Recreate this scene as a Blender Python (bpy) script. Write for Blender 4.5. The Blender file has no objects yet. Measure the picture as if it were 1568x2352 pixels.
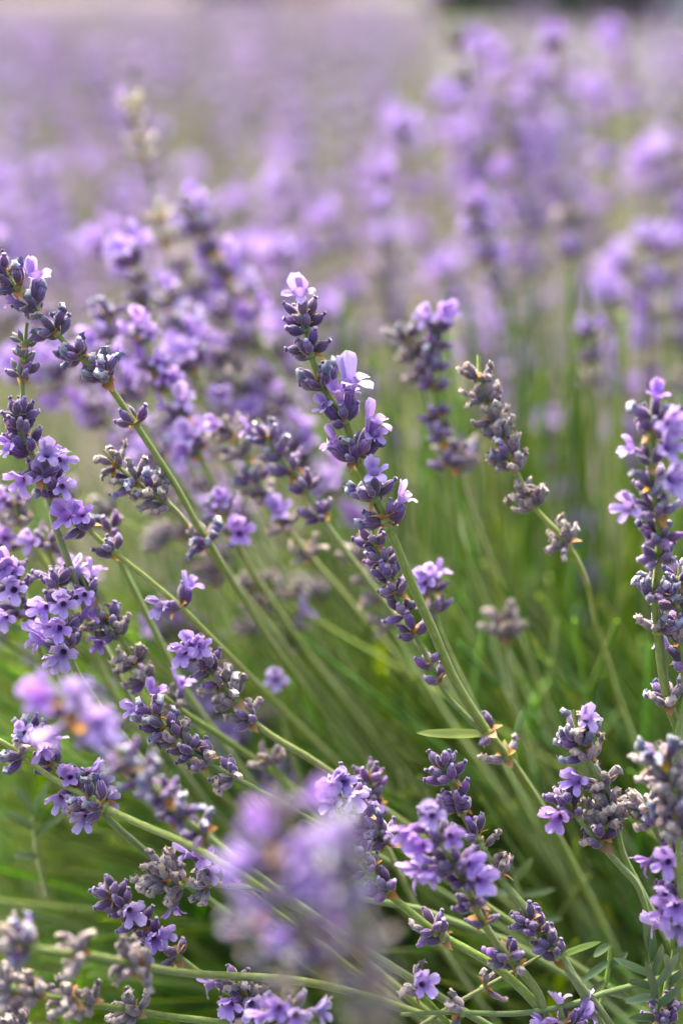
import bpy, math, random
import numpy as np
from mathutils import Vector, Matrix
R = math.radians
random.seed(7); rng = np.random.default_rng(7)
sc = bpy.context.scene; col = sc.collection

# ------------------------------------------------------------------ camera
TH = R(20.3); CAM = Vector((0, 0, 0.60)); FOCUS = 0.430; FPX = 3266.0
FW = Vector((0, math.cos(TH), -math.sin(TH))); UP = Vector((0, math.sin(TH), math.cos(TH))); RT = Vector((1, 0, 0))
cd = bpy.data.cameras.new('camera'); cam = bpy.data.objects.new('camera', cd); col.objects.link(cam)
cam.location = CAM; cam.rotation_euler = (R(90) - TH, 0, 0)
cd.sensor_fit = 'VERTICAL'; cd.sensor_height = 36; cd.lens = 50; cd.clip_start = 0.02; cd.clip_end = 600
cd.dof.use_dof = True; cd.dof.focus_distance = FOCUS; cd.dof.aperture_fstop = 3.3
sc.camera = cam
# ------------------------------------------------------------------ sky, sun, exposure
SUN_EL, SUN_AZ = R(52), R(-22)          # azimuth from +Y (ahead of the camera), clockwise positive
w = bpy.data.worlds.new('World'); sc.world = w; w.use_nodes = True
nt = w.node_tree; bg = nt.nodes['Background']
sky = nt.nodes.new('ShaderNodeTexSky'); sky.sky_type = 'NISHITA'; sky.sun_disc = False
sky.sun_elevation = SUN_EL; sky.sun_rotation = SUN_AZ; sky.dust_density = 7.0; sky.air_density = 0.7; sky.ozone_density = 0.4
nt.links.new(sky.outputs[0], bg.inputs[0]); bg.inputs[1].default_value = 0.15
sd = bpy.data.lights.new('sun', 'SUN'); sun = bpy.data.objects.new('sun', sd); col.objects.link(sun)
sd.energy = 2.9; sd.angle = R(24); sd.color = (1.0, 0.94, 0.84)
sv = Vector((math.sin(SUN_AZ) * math.cos(SUN_EL), math.cos(SUN_AZ) * math.cos(SUN_EL), math.sin(SUN_EL)))
sun.rotation_euler = (-sv).to_track_quat('-Z', 'Y').to_euler(); sun.location = sv * 20
vs = sc.view_settings; vs.view_transform = 'Standard'; vs.look = 'None'; vs.gamma = 1; vs.use_curve_mapping = False
vs.exposure = 2.05
sc.cycles.max_bounces = 6; sc.cycles.transparent_max_bounces = 4; sc.cycles.use_denoising = True

def at(x, y, off):
    """picture position (1568 x 2352 grid) at `off` millimetres behind the plane in focus -> point in the place"""
    d = FOCUS + off / 1000.0
    return CAM + FW * d + RT * ((x - 784) / FPX * d) + UP * ((1176 - y) / FPX * d)
def proj(p):
    q = p - CAM; d = q.dot(FW)
    return (784 + q.dot(RT) / d * FPX, 1176 - q.dot(UP) / d * FPX, (d - FOCUS) * 1000)

# ------------------------------------------------------------------ materials
def mat(name, ramp, rough=0.6, sheen=0.0, hue=0.02, sat=0.15, val=0.25, transl=0.0, bump=0.0, nscale=700, ncol=0.25, sheen_col=(1, .93, .98)):
    m = bpy.data.materials.new(name); m.use_nodes = True; n = m.node_tree.nodes; l = m.node_tree.links
    b = n['Principled BSDF']; out = n['Material Output']
    a = n.new('ShaderNodeAttribute'); a.attribute_name = 't'
    r = n.new('ShaderNodeAttribute'); r.attribute_name = 'rnd'
    oi = n.new('ShaderNodeObjectInfo')
    ad = n.new('ShaderNodeMath'); ad.operation = 'ADD'; l.new(r.outputs['Fac'], ad.inputs[0]); l.new(oi.outputs['Random'], ad.inputs[1])
    fr = n.new('ShaderNodeMath'); fr.operation = 'FRACT'; l.new(ad.outputs[0], fr.inputs[0])
    cr = n.new('ShaderNodeValToRGB'); e = cr.color_ramp.elements
    while len(e) < len(ramp): e.new(0.5)
    for k, (p, c) in enumerate(ramp): e[k].position = p; e[k].color = (*c, 1)
    tc = n.new('ShaderNodeTexCoord'); nz = n.new('ShaderNodeTexNoise'); nz.inputs['Scale'].default_value = nscale; nz.inputs['Detail'].default_value = 3
    l.new(tc.outputs['Object'], nz.inputs['Vector'])
    tm = n.new('ShaderNodeMath'); tm.operation = 'MULTIPLY_ADD'; l.new(nz.outputs['Fac'], tm.inputs[0]); tm.inputs[1].default_value = ncol
    sb = n.new('ShaderNodeMath'); sb.operation = 'SUBTRACT'; l.new(a.outputs['Fac'], sb.inputs[0]); sb.inputs[1].default_value = ncol * 0.5
    l.new(sb.outputs[0], tm.inputs[2]); l.new(tm.outputs[0], cr.inputs[0])
    hs = n.new('ShaderNodeHueSaturation'); l.new(cr.outputs[0], hs.inputs['Color'])
    def rng_node(src, lo, hi, sock):
        mr = n.new('ShaderNodeMapRange'); mr.inputs[3].default_value = lo; mr.inputs[4].default_value = hi; l.new(src, mr.inputs[0]); l.new(mr.outputs[0], sock)
    rng_node(fr.outputs[0], 0.5 - hue, 0.5 + hue, hs.inputs['Hue'])
    m2 = n.new('ShaderNodeMath'); m2.operation = 'MULTIPLY'; l.new(fr.outputs[0], m2.inputs[0]); m2.inputs[1].default_value = 7.31
    f2 = n.new('ShaderNodeMath'); f2.operation = 'FRACT'; l.new(m2.outputs[0], f2.inputs[0])
    rng_node(f2.outputs[0], 1 - val, 1 + val, hs.inputs['Value'])
    m3 = n.new('ShaderNodeMath'); m3.operation = 'MULTIPLY'; l.new(fr.outputs[0], m3.inputs[0]); m3.inputs[1].default_value = 13.7
    f3 = n.new('ShaderNodeMath'); f3.operation = 'FRACT'; l.new(m3.outputs[0], f3.inputs[0])
    rng_node(f3.outputs[0], 1 - sat, 1 + sat, hs.inputs['Saturation'])
    l.new(hs.outputs[0], b.inputs['Base Color'])
    b.inputs['Roughness'].default_value = rough; b.inputs['Specular IOR Level'].default_value = 0.25
    b.inputs['Sheen Weight'].default_value = sheen; b.inputs['Sheen Roughness'].default_value = 0.35; b.inputs['Sheen Tint'].default_value = (*sheen_col, 1)
    if bump:
        bp = n.new('ShaderNodeBump'); bp.inputs['Strength'].default_value = bump; bp.inputs['Distance'].default_value = 0.0004
        n2 = n.new('ShaderNodeTexNoise'); n2.inputs['Scale'].default_value = nscale * 4; n2.inputs['Detail'].default_value = 2
        l.new(tc.outputs['Object'], n2.inputs['Vector']); l.new(n2.outputs['Fac'], bp.inputs['Height']); l.new(bp.outputs[0], b.inputs['Normal'])
    if transl:
        tr = n.new('ShaderNodeBsdfTranslucent'); l.new(hs.outputs[0], tr.inputs['Color'])
        mx = n.new('ShaderNodeMixShader'); mx.inputs[0].default_value = transl
        l.new(b.outputs[0], mx.inputs[1]); l.new(tr.outputs[0], mx.inputs[2]); l.new(mx.outputs[0], out.inputs['Surface'])
    return m
M_BUD = mat('purple_bud', [(0, (.18, .16, .13)), (.22, (.10, .068, .103)), (.72, (.138, .076, .185)), (.9, (.23, .16, .31)), (1, (.36, .29, .43))], .7, .75, .025, .25, .35, 0, .6)
M_FLO = mat('lilac_petal', [(0, (.20, .08, .34)), (.35, (.40, .25, .61)), (.8, (.53, .38, .745)), (1, (.64, .51, .81))], .55, .15, .014, .18, .16, .28, .2, 400, .3)
M_WIT = mat('withered_petal', [(0, (.08, .07, .13)), (.45, (.11, .115, .22)), (.8, (.22, .23, .34)), (1, (.40, .39, .42))], .8, .5, .03, .4, .3, 0, .8)
M_DRY = mat('dry_bud', [(0, (.14, .115, .11)), (.45, (.175, .14, .165)), (.75, (.26, .215, .22)), (1, (.46, .37, .29))], .8, .8, .02, .35, .3, 0, .8)
M_BRA = mat('papery_bract', [(0, (.26, .20, .09)), (.4, (.44, .23, .075)), (1, (.54, .34, .15))], .7, .1, .015, .2, .25, .3, .4)
M_STE = mat('green_stem', [(0, (.26, .31, .08)), (.5, (.185, .26, .055)), (1, (.30, .33, .13))], .55, .3, .02, .15, .2, 0, .3, 500, .5, (.9, 1, .8))
M_LEA = mat('green_leaf', [(0, (.08, .185, .010)), (.5, (.155, .305, .014)), (1, (.30, .41, .03))], .55, .25, .04, .25, .4, .45, .2, 120, .5)
M_YOU = mat('young_bud', [(0, (.16, .2, .08)), (.5, (.2, .21, .15)), (1, (.22, .17, .36))], .6, .5, .02, .2, .2, 0, .5)
M_CRE = mat('cream_bud', [(0, (.40, .37, .22)), (.5, (.62, .57, .40)), (1, (.78, .72, .56))], .8, .3, .02, .15, .2, .2, .4)
MATS = [M_BUD, M_FLO, M_WIT, M_DRY, M_BRA, M_STE, M_LEA, M_YOU, M_CRE]
BUD, FLO, WIT, DRY, BRA, STE, LEA, YOU, CRE = range(9)

# ------------------------------------------------------------------ mesh helpers
class T:                                            # a template: vertices, faces, material index, pigment parameter t
    def __init__(s): s.V = []; s.F = []; s.m = []; s.t = []
    def grid(s, P, ts, mi, wrap=False):             # P[row][col]
        o = len(s.V); nr, nc = len(P), len(P[0])
        for i in range(nr):
            for j in range(nc): s.V.append(P[i][j]); s.t.append(ts[i][j] if isinstance(ts[i], list) else ts[i])
        for i in range(nr - 1):
            for j in range(nc if wrap else nc - 1):
                k = (j + 1) % nc
                s.F.append((o + i * nc + j, o + i * nc + k, o + (i + 1) * nc + k, o + (i + 1) * nc + j)); s.m.append(mi)
    def join(s, o):
        b = len(s.V); s.V += list(o.V); s.t += list(o.t); s.m += list(o.m); s.F += [tuple(b + i for i in f) for f in o.F]; return s
    def done(s):
        s.v = np.array(s.V, dtype=np.float64).reshape(-1, 3); s.tt = np.array(s.t, dtype=np.float32); s.mm = np.array(s.m, dtype=np.int32)
        s.tot = np.array([len(f) for f in s.F], dtype=np.int32); s.loops = np.array([i for f in s.F for i in f], dtype=np.int32); return s
class MB:
    def __init__(s): s.V = []; s.L = []; s.N = []; s.M = []; s.t = []; s.r = []; s.n = 0
    def add(s, tp, mtx=None, rnd=None):
        v = tp.v
        if mtx is not None: v = v @ mtx[:3, :3].T + mtx[:3, 3]
        s.V.append(v); s.L.append(tp.loops + s.n); s.N.append(tp.tot); s.M.append(tp.mm); s.t.append(tp.tt)
        s.r.append(np.full(len(v), random.random() if rnd is None else rnd, dtype=np.float32)); s.n += len(v)
    def mesh(s, name, mats=MATS):
        me = bpy.data.meshes.new(name); V = np.concatenate(s.V); L = np.concatenate(s.L); N = np.concatenate(s.N)
        me.vertices.add(len(V)); me.vertices.foreach_set('co', V.astype(np.float32).ravel())
        me.loops.add(len(L)); me.loops.foreach_set('vertex_index', L.astype(np.int32))
        me.polygons.add(len(N)); me.polygons.foreach_set('loop_start', np.concatenate([[0], np.cumsum(N)[:-1]]).astype(np.int32))
        M = np.concatenate(s.M); used = sorted(set(M.tolist()))
        for u in used: me.materials.append(mats[u])
        me.polygons.foreach_set('material_index', np.searchsorted(used, M).astype(np.int32))
        me.polygons.foreach_set('use_smooth', np.ones(len(N), dtype=bool))
        me.attributes.new('t', 'FLOAT', 'POINT').data.foreach_set('value', np.concatenate(s.t))
        me.attributes.new('rnd', 'FLOAT', 'POINT').data.foreach_set('value', np.concatenate(s.r))
        me.update(calc_edges=True); me.validate(); return me
def single(name, tp):
    b = MB(); b.add(tp, None, random.random() * .2); return b.mesh(name)
def link(name, data, parent=None, mtx=None):
    o = bpy.data.objects.new(name, data); col.objects.link(o)
    if parent: o.parent = parent
    if mtx is not None: o.matrix_local = mtx
    return o
def tag(o, label=None, cat=None, group=None, kind=None):
    for k, v in (('label', label), ('category', cat), ('group', group), ('kind', kind)):
        if v: o[k] = v
    return o
def frame(z, y, loc=(0, 0, 0), s=1.0):
    z = Vector(z).normalized(); y = Vector(y); x = y.cross(z)
    if x.length < 1e-5: x = Vector((1, 0.3, 0.2)).cross(z)
    x.normalize(); y = z.cross(x)
    return Matrix(((x.x * s, y.x * s, z.x * s, loc[0]), (x.y * s, y.y * s, z.y * s, loc[1]), (x.z * s, y.z * s, z.z * s, loc[2]), (0, 0, 0, 1)))
def npm(m): return np.array(m)

# ------------------------------------------------------------------ florets (metres, growing along +z)
MM = 0.001
def t_bud(mi, seg=16, rings=8, L=5.4, Rm=1.22, open_=0.0, rib=.12, seed=0, bend=.4):
    q = random.Random(seed); tp = T(); P = []; ts = []
    for i in range(rings + 1):
        u = i / rings
        r = Rm * (0.30 + 0.70 * math.sin(min(1, u / .55) * math.pi / 2)) if u < .55 else Rm * (1 - (1 - max(open_, .22)) * ((u - .55) / .45) ** 2.0)
        row = []
        for j in range(seg):
            a = 2 * math.pi * j / seg
            rr = r * (1 + rib * (1 if j % 2 else -1) * min(1, 4 * u)) * (1 + q.uniform(-.03, .03))
            zz = L * u + (0.35 * (1 if j % 4 == 0 else 0) if i == rings else 0)
            row.append((rr * math.cos(a) * MM, (rr * math.sin(a) + bend * u * u) * MM, zz * MM))
        P.append(row); ts.append([min(1, max(0, u * .9 + (.19 if j % 2 == 0 else -.14) * (seg > 10) + q.uniform(-.06, .06))) for j in range(seg)])
    tp.grid(P, ts, mi, True)
    o = len(tp.V); tp.V.append((0, bend * MM, L * (1.02 if open_ < .3 else .8) * MM)); tp.t.append(1.0 if open_ < .3 else .3)
    b = rings * seg
    for j in range(seg): tp.F.append((b + j, b + (j + 1) % seg, o)); tp.m.append(mi)
    return tp
def t_tip(mi, z0=5.0, L=1.6, R0=.75, seg=6, seed=0, jit=.35, rings=3, tmax=1.0, lean=.5):    # crumpled remains of a petal / petal bud showing
    q = random.Random(seed); tp = T(); P = []; ts = []; lx, ly = q.uniform(-lean, lean), q.uniform(-lean, lean)
    for i in range(rings + 1):
        u = i / rings; r = R0 * (0.7 + .6 * math.sin(u * 2.6))
        P.append([((r * math.cos(6.283 * j / seg) * (1 + q.uniform(-jit, jit)) + lx * u) * MM, (r * math.sin(6.283 * j / seg) * (1 + q.uniform(-jit, jit)) + .35 + ly * u) * MM, (z0 + L * u + q.uniform(-jit, jit) * .6) * MM) for j in range(seg)]); ts.append(.2 + (tmax - .2) * u)
    tp.grid(P, ts, mi, True)
    o = len(tp.V); tp.V.append((lx * MM, (.35 + ly) * MM, (z0 + L * .95) * MM)); tp.t.append(tmax)
    for j in range(seg): tp.F.append((rings * seg + j, rings * seg + (j + 1) % seg, o)); tp.m.append(mi)
    return tp
def t_flower(seg=10, nu=6, nv=6, z0=4.4, seed=0, size=1.0):
    q = random.Random(seed); tp = T(); P = []; ts = []
    tl = 3.0 * size
    for i in range(4):
        u = i / 3; r = .75 + .95 * u * u
        P.append([(r * math.cos(6.283 * j / seg) * MM, (r * math.sin(6.283 * j / seg) + .3) * MM, (z0 + tl * u) * MM) for j in range(seg)]); ts.append(.1 + .35 * u)
    tp.grid(P, ts, FLO, True)
    for ang, ln, wd, b0, b1 in ((70, 4.4, 2.8, 14, 30), (110, 4.4, 2.8, 14, 32), (198, 3.2, 1.75, 45, 100), (270, 3.4, 1.9, 45, 105), (342, 3.2, 1.75, 45, 100)):
        a = R(ang + q.uniform(-11, 11)); ln *= size * q.uniform(.8, 1.14); wd *= size * q.uniform(.86, 1.14); b1 = b1 + q.uniform(-34, 16)
        ra, rz = 1.45, z0 + tl - .15; P = []; ts = []; ph = q.uniform(0, 6)
        for i in range(nv + 1):
            v = i / nv; be = R(b0 + (b1 - b0) * v)
            if i: ra += ln / nv * math.sin(be); rz += ln / nv * math.cos(be)
            half = wd * (.62 + .5 * v) * math.sqrt(max(0.04, 1 - max(0, (v - .45) / .56) ** 2)) * .78
            row = []; rt = []
            for j in range(nu + 1):
                x = -1 + 2 * j / nu; rt.append(max(0, min(1, .38 + .62 * v - .16 * (abs(x) < .1) - .10 * (.5 < abs(x) < .8) * (1 - v) + q.uniform(-.06, .06))))
                if i == nv: pass
                ruf = .28 * v * math.sin(3.2 * x + ph + 2 * v) * size + .10 * q.uniform(-1, 1) * v
                cup = .32 * x * x * wd * .5
                ed = (v > .8) * (q.uniform(-.30, .22) - (.45 if abs(x) < .1 and ang in (62, 118) else 0)) * size
                r2 = ra + (ruf - cup * .5) * math.cos(be) + ed * math.sin(be); z2 = rz - (ruf - cup) * math.sin(be) * .8 + ed * math.cos(be)
                row.append(((r2 * math.cos(a) - half * x * math.sin(a)) * MM, (r2 * math.sin(a) + half * x * math.cos(a) + .3) * MM, z2 * MM))
            P.append(row); ts.append(rt)
        tp.grid(P, ts, FLO)
    return tp
def t_bract(seed=0, L=4.2, W=1.7):
    q = random.Random(seed); tp = T(); P = []; ts = []
    for i in range(6):
        v = i / 5; h = W * math.sin(math.pi * min(1, .18 + .82 * v) ** .8) + .04
        P.append([(x * h * MM, (-.8 * v * v * L * .4 + .35 * h * x * x + q.uniform(-.12, .12)) * MM, L * v * MM) for x in (-1, -.5, 0, .5, 1)]); ts.append(v)
    tp.grid(P, ts, BRA); return tp
def t_leaf(L=32, W=1.7, curl=.25, seed=0, nv=7, nu=4, mi=LEA):
    tp = T(); P = []; ts = []
    q = random.Random(seed); sx = q.uniform(-.12, .12)
    for i in range(nv + 1):
        v = i / nv; h = W * (math.sin(math.pi * (.10 + .86 * v)) ** .55) * (1 if v < .99 else .3)
        P.append([((x * h + sx * L * v * v) * MM, (-curl * L * v * v + .35 * h * abs(x) + (.12 * h if x == 0 else 0)) * MM, L * v * (1 - .12 * abs(curl) * v) * MM) for x in np.linspace(-1, 1, nu + 1)]); ts.append(.25 + .6 * v)
    tp.grid(P, ts, mi); return tp

BUDS = [t_bud(BUD, L=random.uniform(4.8, 5.8), seed=i).join(t_tip(BUD, 4.7, .9, .55, 6, i, .2, 2, 1.0, .3)) for i in range(3)]
BUDS_L = [t_bud(BUD, L=5.0, open_=.5, seed=10 + i).join(t_tip(FLO, 4.4, 1.9, .7, 7, i, .12, 3, .35, .3)) for i in range(2)]
BUDS_W = [t_bud(BUD, L=5.0, open_=.62, seed=20 + i).join(t_tip(WIT, 4.2, random.uniform(2.0, 3.2), .8, 7, i, .9, 4, 1.0, 1.2)) for i in range(5)]
BUDS_D = [t_bud(DRY, L=4.9, open_=.66, seed=30 + i, rib=.16, Rm=1.12, bend=.8).join(t_tip(DRY, 4.0, random.uniform(1.8, 4.0), .8, 7, i, .95, 5, 1.15, 1.6)) for i in range(6)]
BUDS_G = [t_bud(YOU, L=4.6, Rm=1.0, seed=40 + i) for i in range(2)]
BUDS_K = [t_bud(CRE, L=5.2, open_=.66, seed=45 + i, rib=.12).join(t_tip(CRE, 4.3, 2.4, .85, 7, i, .7, 4, 1.1, .9)) for i in range(3)]
CALYX = [t_bud(BUD, L=4.9, open_=.75, seed=50 + i) for i in range(2)]
FLOWERS = [t_flower(seed=i, size=random.uniform(.8, 1.06)) for i in range(10)]
BRACTS = [t_bract(i) for i in range(3)]
LEAVES = [t_leaf(seed=i, curl=c) for i, c in enumerate((.1, .25, .4, -.15))]
for g in (BUDS_K, BUDS, BUDS_L, BUDS_W, BUDS_D, BUDS_G, CALYX, FLOWERS, BRACTS, LEAVES):
    for x in g: x.done()
ME = {k: [single(n, x) for x in g] for k, n, g in (('b', 'bud', BUDS), ('l', 'bud', BUDS_L), ('w', 'withered_bud', BUDS_W), ('d', 'dry_bud', BUDS_D), ('g', 'young_bud', BUDS_G), ('k', 'cream_bud', BUDS_K), ('c', 'calyx', CALYX), ('f', 'flower', FLOWERS), ('e', 'leaf', LEAVES))}

M_FRE = mat('fresh_leaf', [(0, (.22, .36, .05)), (.5, (.30, .45, .06)), (1, (.36, .50, .09))], .5, .2, .01, .1, .1, .5); MATS.append(M_FRE)
_w = t_leaf(W=2.2, curl=.06, seed=8, mi=9); _w.t = [.95 for _ in _w.t]; WIDE = single('leaf', _w.done())
M_SHO = mat('grey_green_shoot', [(0, (.075, .13, .045)), (.5, (.11, .175, .07)), (1, (.17, .23, .11))], .6, .5, .02, .2, .3, .2, .3, 300, .4); MATS.append(M_SHO)
SHOOT = [single('leaf', t_leaf(L=12, W=1.25, curl=c, seed=i, mi=10).done()) for i, c in enumerate((.1, .3, -.15))]
# ------------------------------------------------------------------ setting: soil, verge, far things
def noise_mat(name, c1, c2, scale, rough=.9, bump=.5, dist=.02):
    m = bpy.data.materials.new(name); m.use_nodes = True; n = m.node_tree.nodes; l = m.node_tree.links; b = n['Principled BSDF']
    tc = n.new('ShaderNodeTexCoord'); z = n.new('ShaderNodeTexNoise'); z.inputs['Scale'].default_value = scale; z.inputs['Detail'].default_value = 6
    cr = n.new('ShaderNodeValToRGB'); cr.color_ramp.elements[0].color = (*c1, 1); cr.color_ramp.elements[1].color = (*c2, 1); cr.color_ramp.elements[0].position = .3; cr.color_ramp.elements[1].position = .7
    l.new(tc.outputs['Object'], z.inputs['Vector']); l.new(z.outputs['Fac'], cr.inputs[0]); l.new(cr.outputs[0], b.inputs['Base Color'])
    b.inputs['Roughness'].default_value = rough
    bp = n.new('ShaderNodeBump'); bp.inputs['Strength'].default_value = bump; bp.inputs['Distance'].default_value = dist
    l.new(z.outputs['Fac'], bp.inputs['Height']); l.new(bp.outputs[0], b.inputs['Normal']); return m
def quad_sheet(name, pts, m, z):
    me = bpy.data.meshes.new(name); me.from_pydata([(x, y, z) for x, y in pts], [], [tuple(range(len(pts)))]); me.materials.append(m)
    return tag(link(name, me), kind='structure')
quad_sheet('ground', [(-300, -100), (300, -100), (300, 500), (-300, 500)], noise_mat('soil', (.035, .028, .018), (.09, .07, .045), 14), 0.0)
quad_sheet('grass_verge', [(.35, 9.5), (.5, 5.8), (60, 7), (200, 300), (3.5, 300), (1.5, 34)], noise_mat('verge_grass', (.045, .075, .022), (.10, .115, .04), 1.5), 0.004)

def lumpy(name, c, r, m, parent=None, n=260, leaf=.35, seed=1):
    """crown of many leaf clumps spread through an ellipsoid"""
    q = np.random.default_rng(seed); V = []; F = []
    for k in range(n):
        d = q.normal(size=3); d /= np.linalg.norm(d); p = np.array(c) + d * np.array(r) * q.uniform(.55, 1.05) ** .6
        a = q.normal(size=3); a /= np.linalg.norm(a); b = np.cross(a, q.normal(size=3)); b /= np.linalg.norm(b); c2 = np.cross(a, b); s = leaf * q.uniform(.5, 1.3)
        o = len(V); V += [tuple(p + a * s), tuple(p - a * s), tuple(p + b * s), tuple(p - b * s), tuple(p + c2 * s * .4), tuple(p - c2 * s * .4)]
        F += [(o, o + 2, o + 4), (o + 2, o + 1, o + 4), (o + 1, o + 3, o + 4), (o + 3, o, o + 4), (o, o + 5, o + 2), (o + 2, o + 5, o + 1), (o + 1, o + 5, o + 3), (o + 3, o + 5, o)]
    me = bpy.data.meshes.new(name); me.from_pydata(V, [], F); me.materials.append(m); return link(name, me, parent)
def lathe(name, prof, m, parent=None, seg=10):
    V = [(r * math.cos(6.283 * j / seg), r * math.sin(6.283 * j / seg), z) for r, z in prof for j in range(seg)]
    F = [(i * seg + j, i * seg + (j + 1) % seg, (i + 1) * seg + (j + 1) % seg, (i + 1) * seg + j) for i in range(len(prof) - 1) for j in range(seg)]
    F.append(tuple(range((len(prof) - 1) * seg, len(prof) * seg)))
    me = bpy.data.meshes.new(name); me.from_pydata(V, [], F); me.materials.append(m); return link(name, me, parent)
def boxm(name, a, b, m, parent=None):
    V = [(x, y, z) for x in (a[0], b[0]) for y in (a[1], b[1]) for z in (a[2], b[2])]
    me = bpy.data.meshes.new(name); me.from_pydata(V, [], [(0, 1, 3, 2), (4, 6, 7, 5), (0, 4, 5, 1), (2, 3, 7, 6), (0, 2, 6, 4), (1, 5, 7, 3)]); me.materials.append(m); return link(name, me, parent)
m_bark = noise_mat('bark', (.06, .045, .03), (.14, .11, .08), 8)
m_dark = noise_mat('dark_crown', (.018, .035, .015), (.045, .07, .03), 2)
m_pale = noise_mat('pale_crown', (.06, .09, .045), (.13, .16, .085), 2)
def tree(label, x, y, h, rx, m, seed, low=.5):
    r = tag(link('tree', None), label, 'tree'); r.location = (x, y, 0)
    lathe('trunk', [(.30, 0), (.2, .8), (.16, h * .6), (.05, h * .9)], m_bark, r)
    lumpy('crown', (0, 0, (h + low) / 2), (rx, rx, (h - low) / 2), m, r, 420, .5 if rx > 1 else .34, seed); return r
tree('dark green tree beyond the field edge, beside the white house', 3.95, 22, 5.0, .80, m_dark, 3, -4.0)
tree('pale green tree past the grass verge, next to the dark tree', 2.45, 25, 5.0, .95, m_pale, 4, -3.0)
tree('small green tree on the horizon behind the middle of the field', -3.2, 46, 5.0, 1.1, m_dark, 5, -3.0)
hs = tag(link('house', None), 'white rendered house beyond the field edge, beside the dark tree', 'house'); hs.location = (8.5, 26, 0)
m_white = noise_mat('white_render', (.7, .7, .68), (.8, .8, .78), 3, bump=.1)
m_tile = noise_mat('roof_tile', (.18, .09, .06), (.28, .14, .09), 5)
boxm('wall', (-3.4, -3, 0), (5, 3, 4.2), m_white, hs)
me = bpy.data.meshes.new('roof'); me.from_pydata([(-3.7, -3.3, 4.2), (5.3, -3.3, 4.2), (5.3, 3.3, 4.2), (-3.7, 3.3, 4.2), (-3.7, 0, 6.4), (5.3, 0, 6.4)], [], [(0, 1, 5, 4), (2, 3, 4, 5), (0, 4, 3), (1, 2, 5), (0, 3, 2, 1)]); me.materials.append(m_tile); link('roof', me, hs)
m_glass = noise_mat('window_glass', (.02, .025, .03), (.04, .045, .05), 2, .1, 0)
for wx in (-2, .6, 3.2): boxm('window', (wx - .5, -3.04, 1.2), (wx + .5, -2.98, 2.6), m_glass, hs)
sh = tag(link('shed', None), 'small brick red shed on the horizon behind the field', 'shed'); sh.location = (-.95, 44, 0)
boxm('wall', (-.55, -.6, 0), (.55, .6, 1.6), noise_mat('brick_wall', (.26, .10, .06), (.36, .15, .09), 6), sh)
me = bpy.data.meshes.new('roof'); me.from_pydata([(-.65, -.7, 1.6), (.65, -.7, 1.6), (.65, .7, 1.6), (-.65, .7, 1.6), (-.65, 0, 2.1), (.65, 0, 2.1)], [], [(0, 1, 5, 4), (2, 3, 4, 5), (0, 4, 3), (1, 2, 5), (0, 3, 2, 1)]); me.materials.append(m_tile); link('roof', me, sh)

# ------------------------------------------------------------------ tubes
def catmull(P, n=6):
    P = [P[0] + (P[0] - P[1])] + list(P) + [P[-1] + (P[-1] - P[-2])]; out = []
    for i in range(1, len(P) - 2):
        for k in range(n):
            t = k / n; a, b, c, d = P[i - 1], P[i], P[i + 1], P[i + 2]
            out.append(.5 * ((2 * b) + (c - a) * t + (2 * a - 5 * b + 4 * c - d) * t * t + (3 * b - a - 3 * c + d) * t ** 3))
    out.append(P[-2]); return out
def t_tube(pts, rad, seg=8, mi=STE, groove=.22, tvar=True):
    tp = T(); P = []; ts = []; up = Vector((.3, .2, 1))
    n = len(pts)
    for i, p in enumerate(pts):
        d = (pts[min(i + 1, n - 1)] - pts[max(i - 1, 0)]).normalized(); x = d.cross(up if abs(d.dot(up.normalized())) < .95 else Vector((1, 0, 0))).normalized(); y = d.cross(x)
        r = rad(i / (n - 1)) if callable(rad) else rad; row = []
        for j in range(seg):
            a = 6.2832 * j / seg; k = r * (1 + groove * (1 if j % 2 == 0 else -1))
            q = p + x * (k * math.cos(a)) + y * (k * math.sin(a)); row.append((q.x, q.y, q.z))
        P.append(row); ts.append([.5 + .3 * math.sin(i * 1.7) + (.22 if j % 2 == 0 else -.22) for j in range(seg)])
    tp.grid(P, ts, mi, True); return tp

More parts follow.
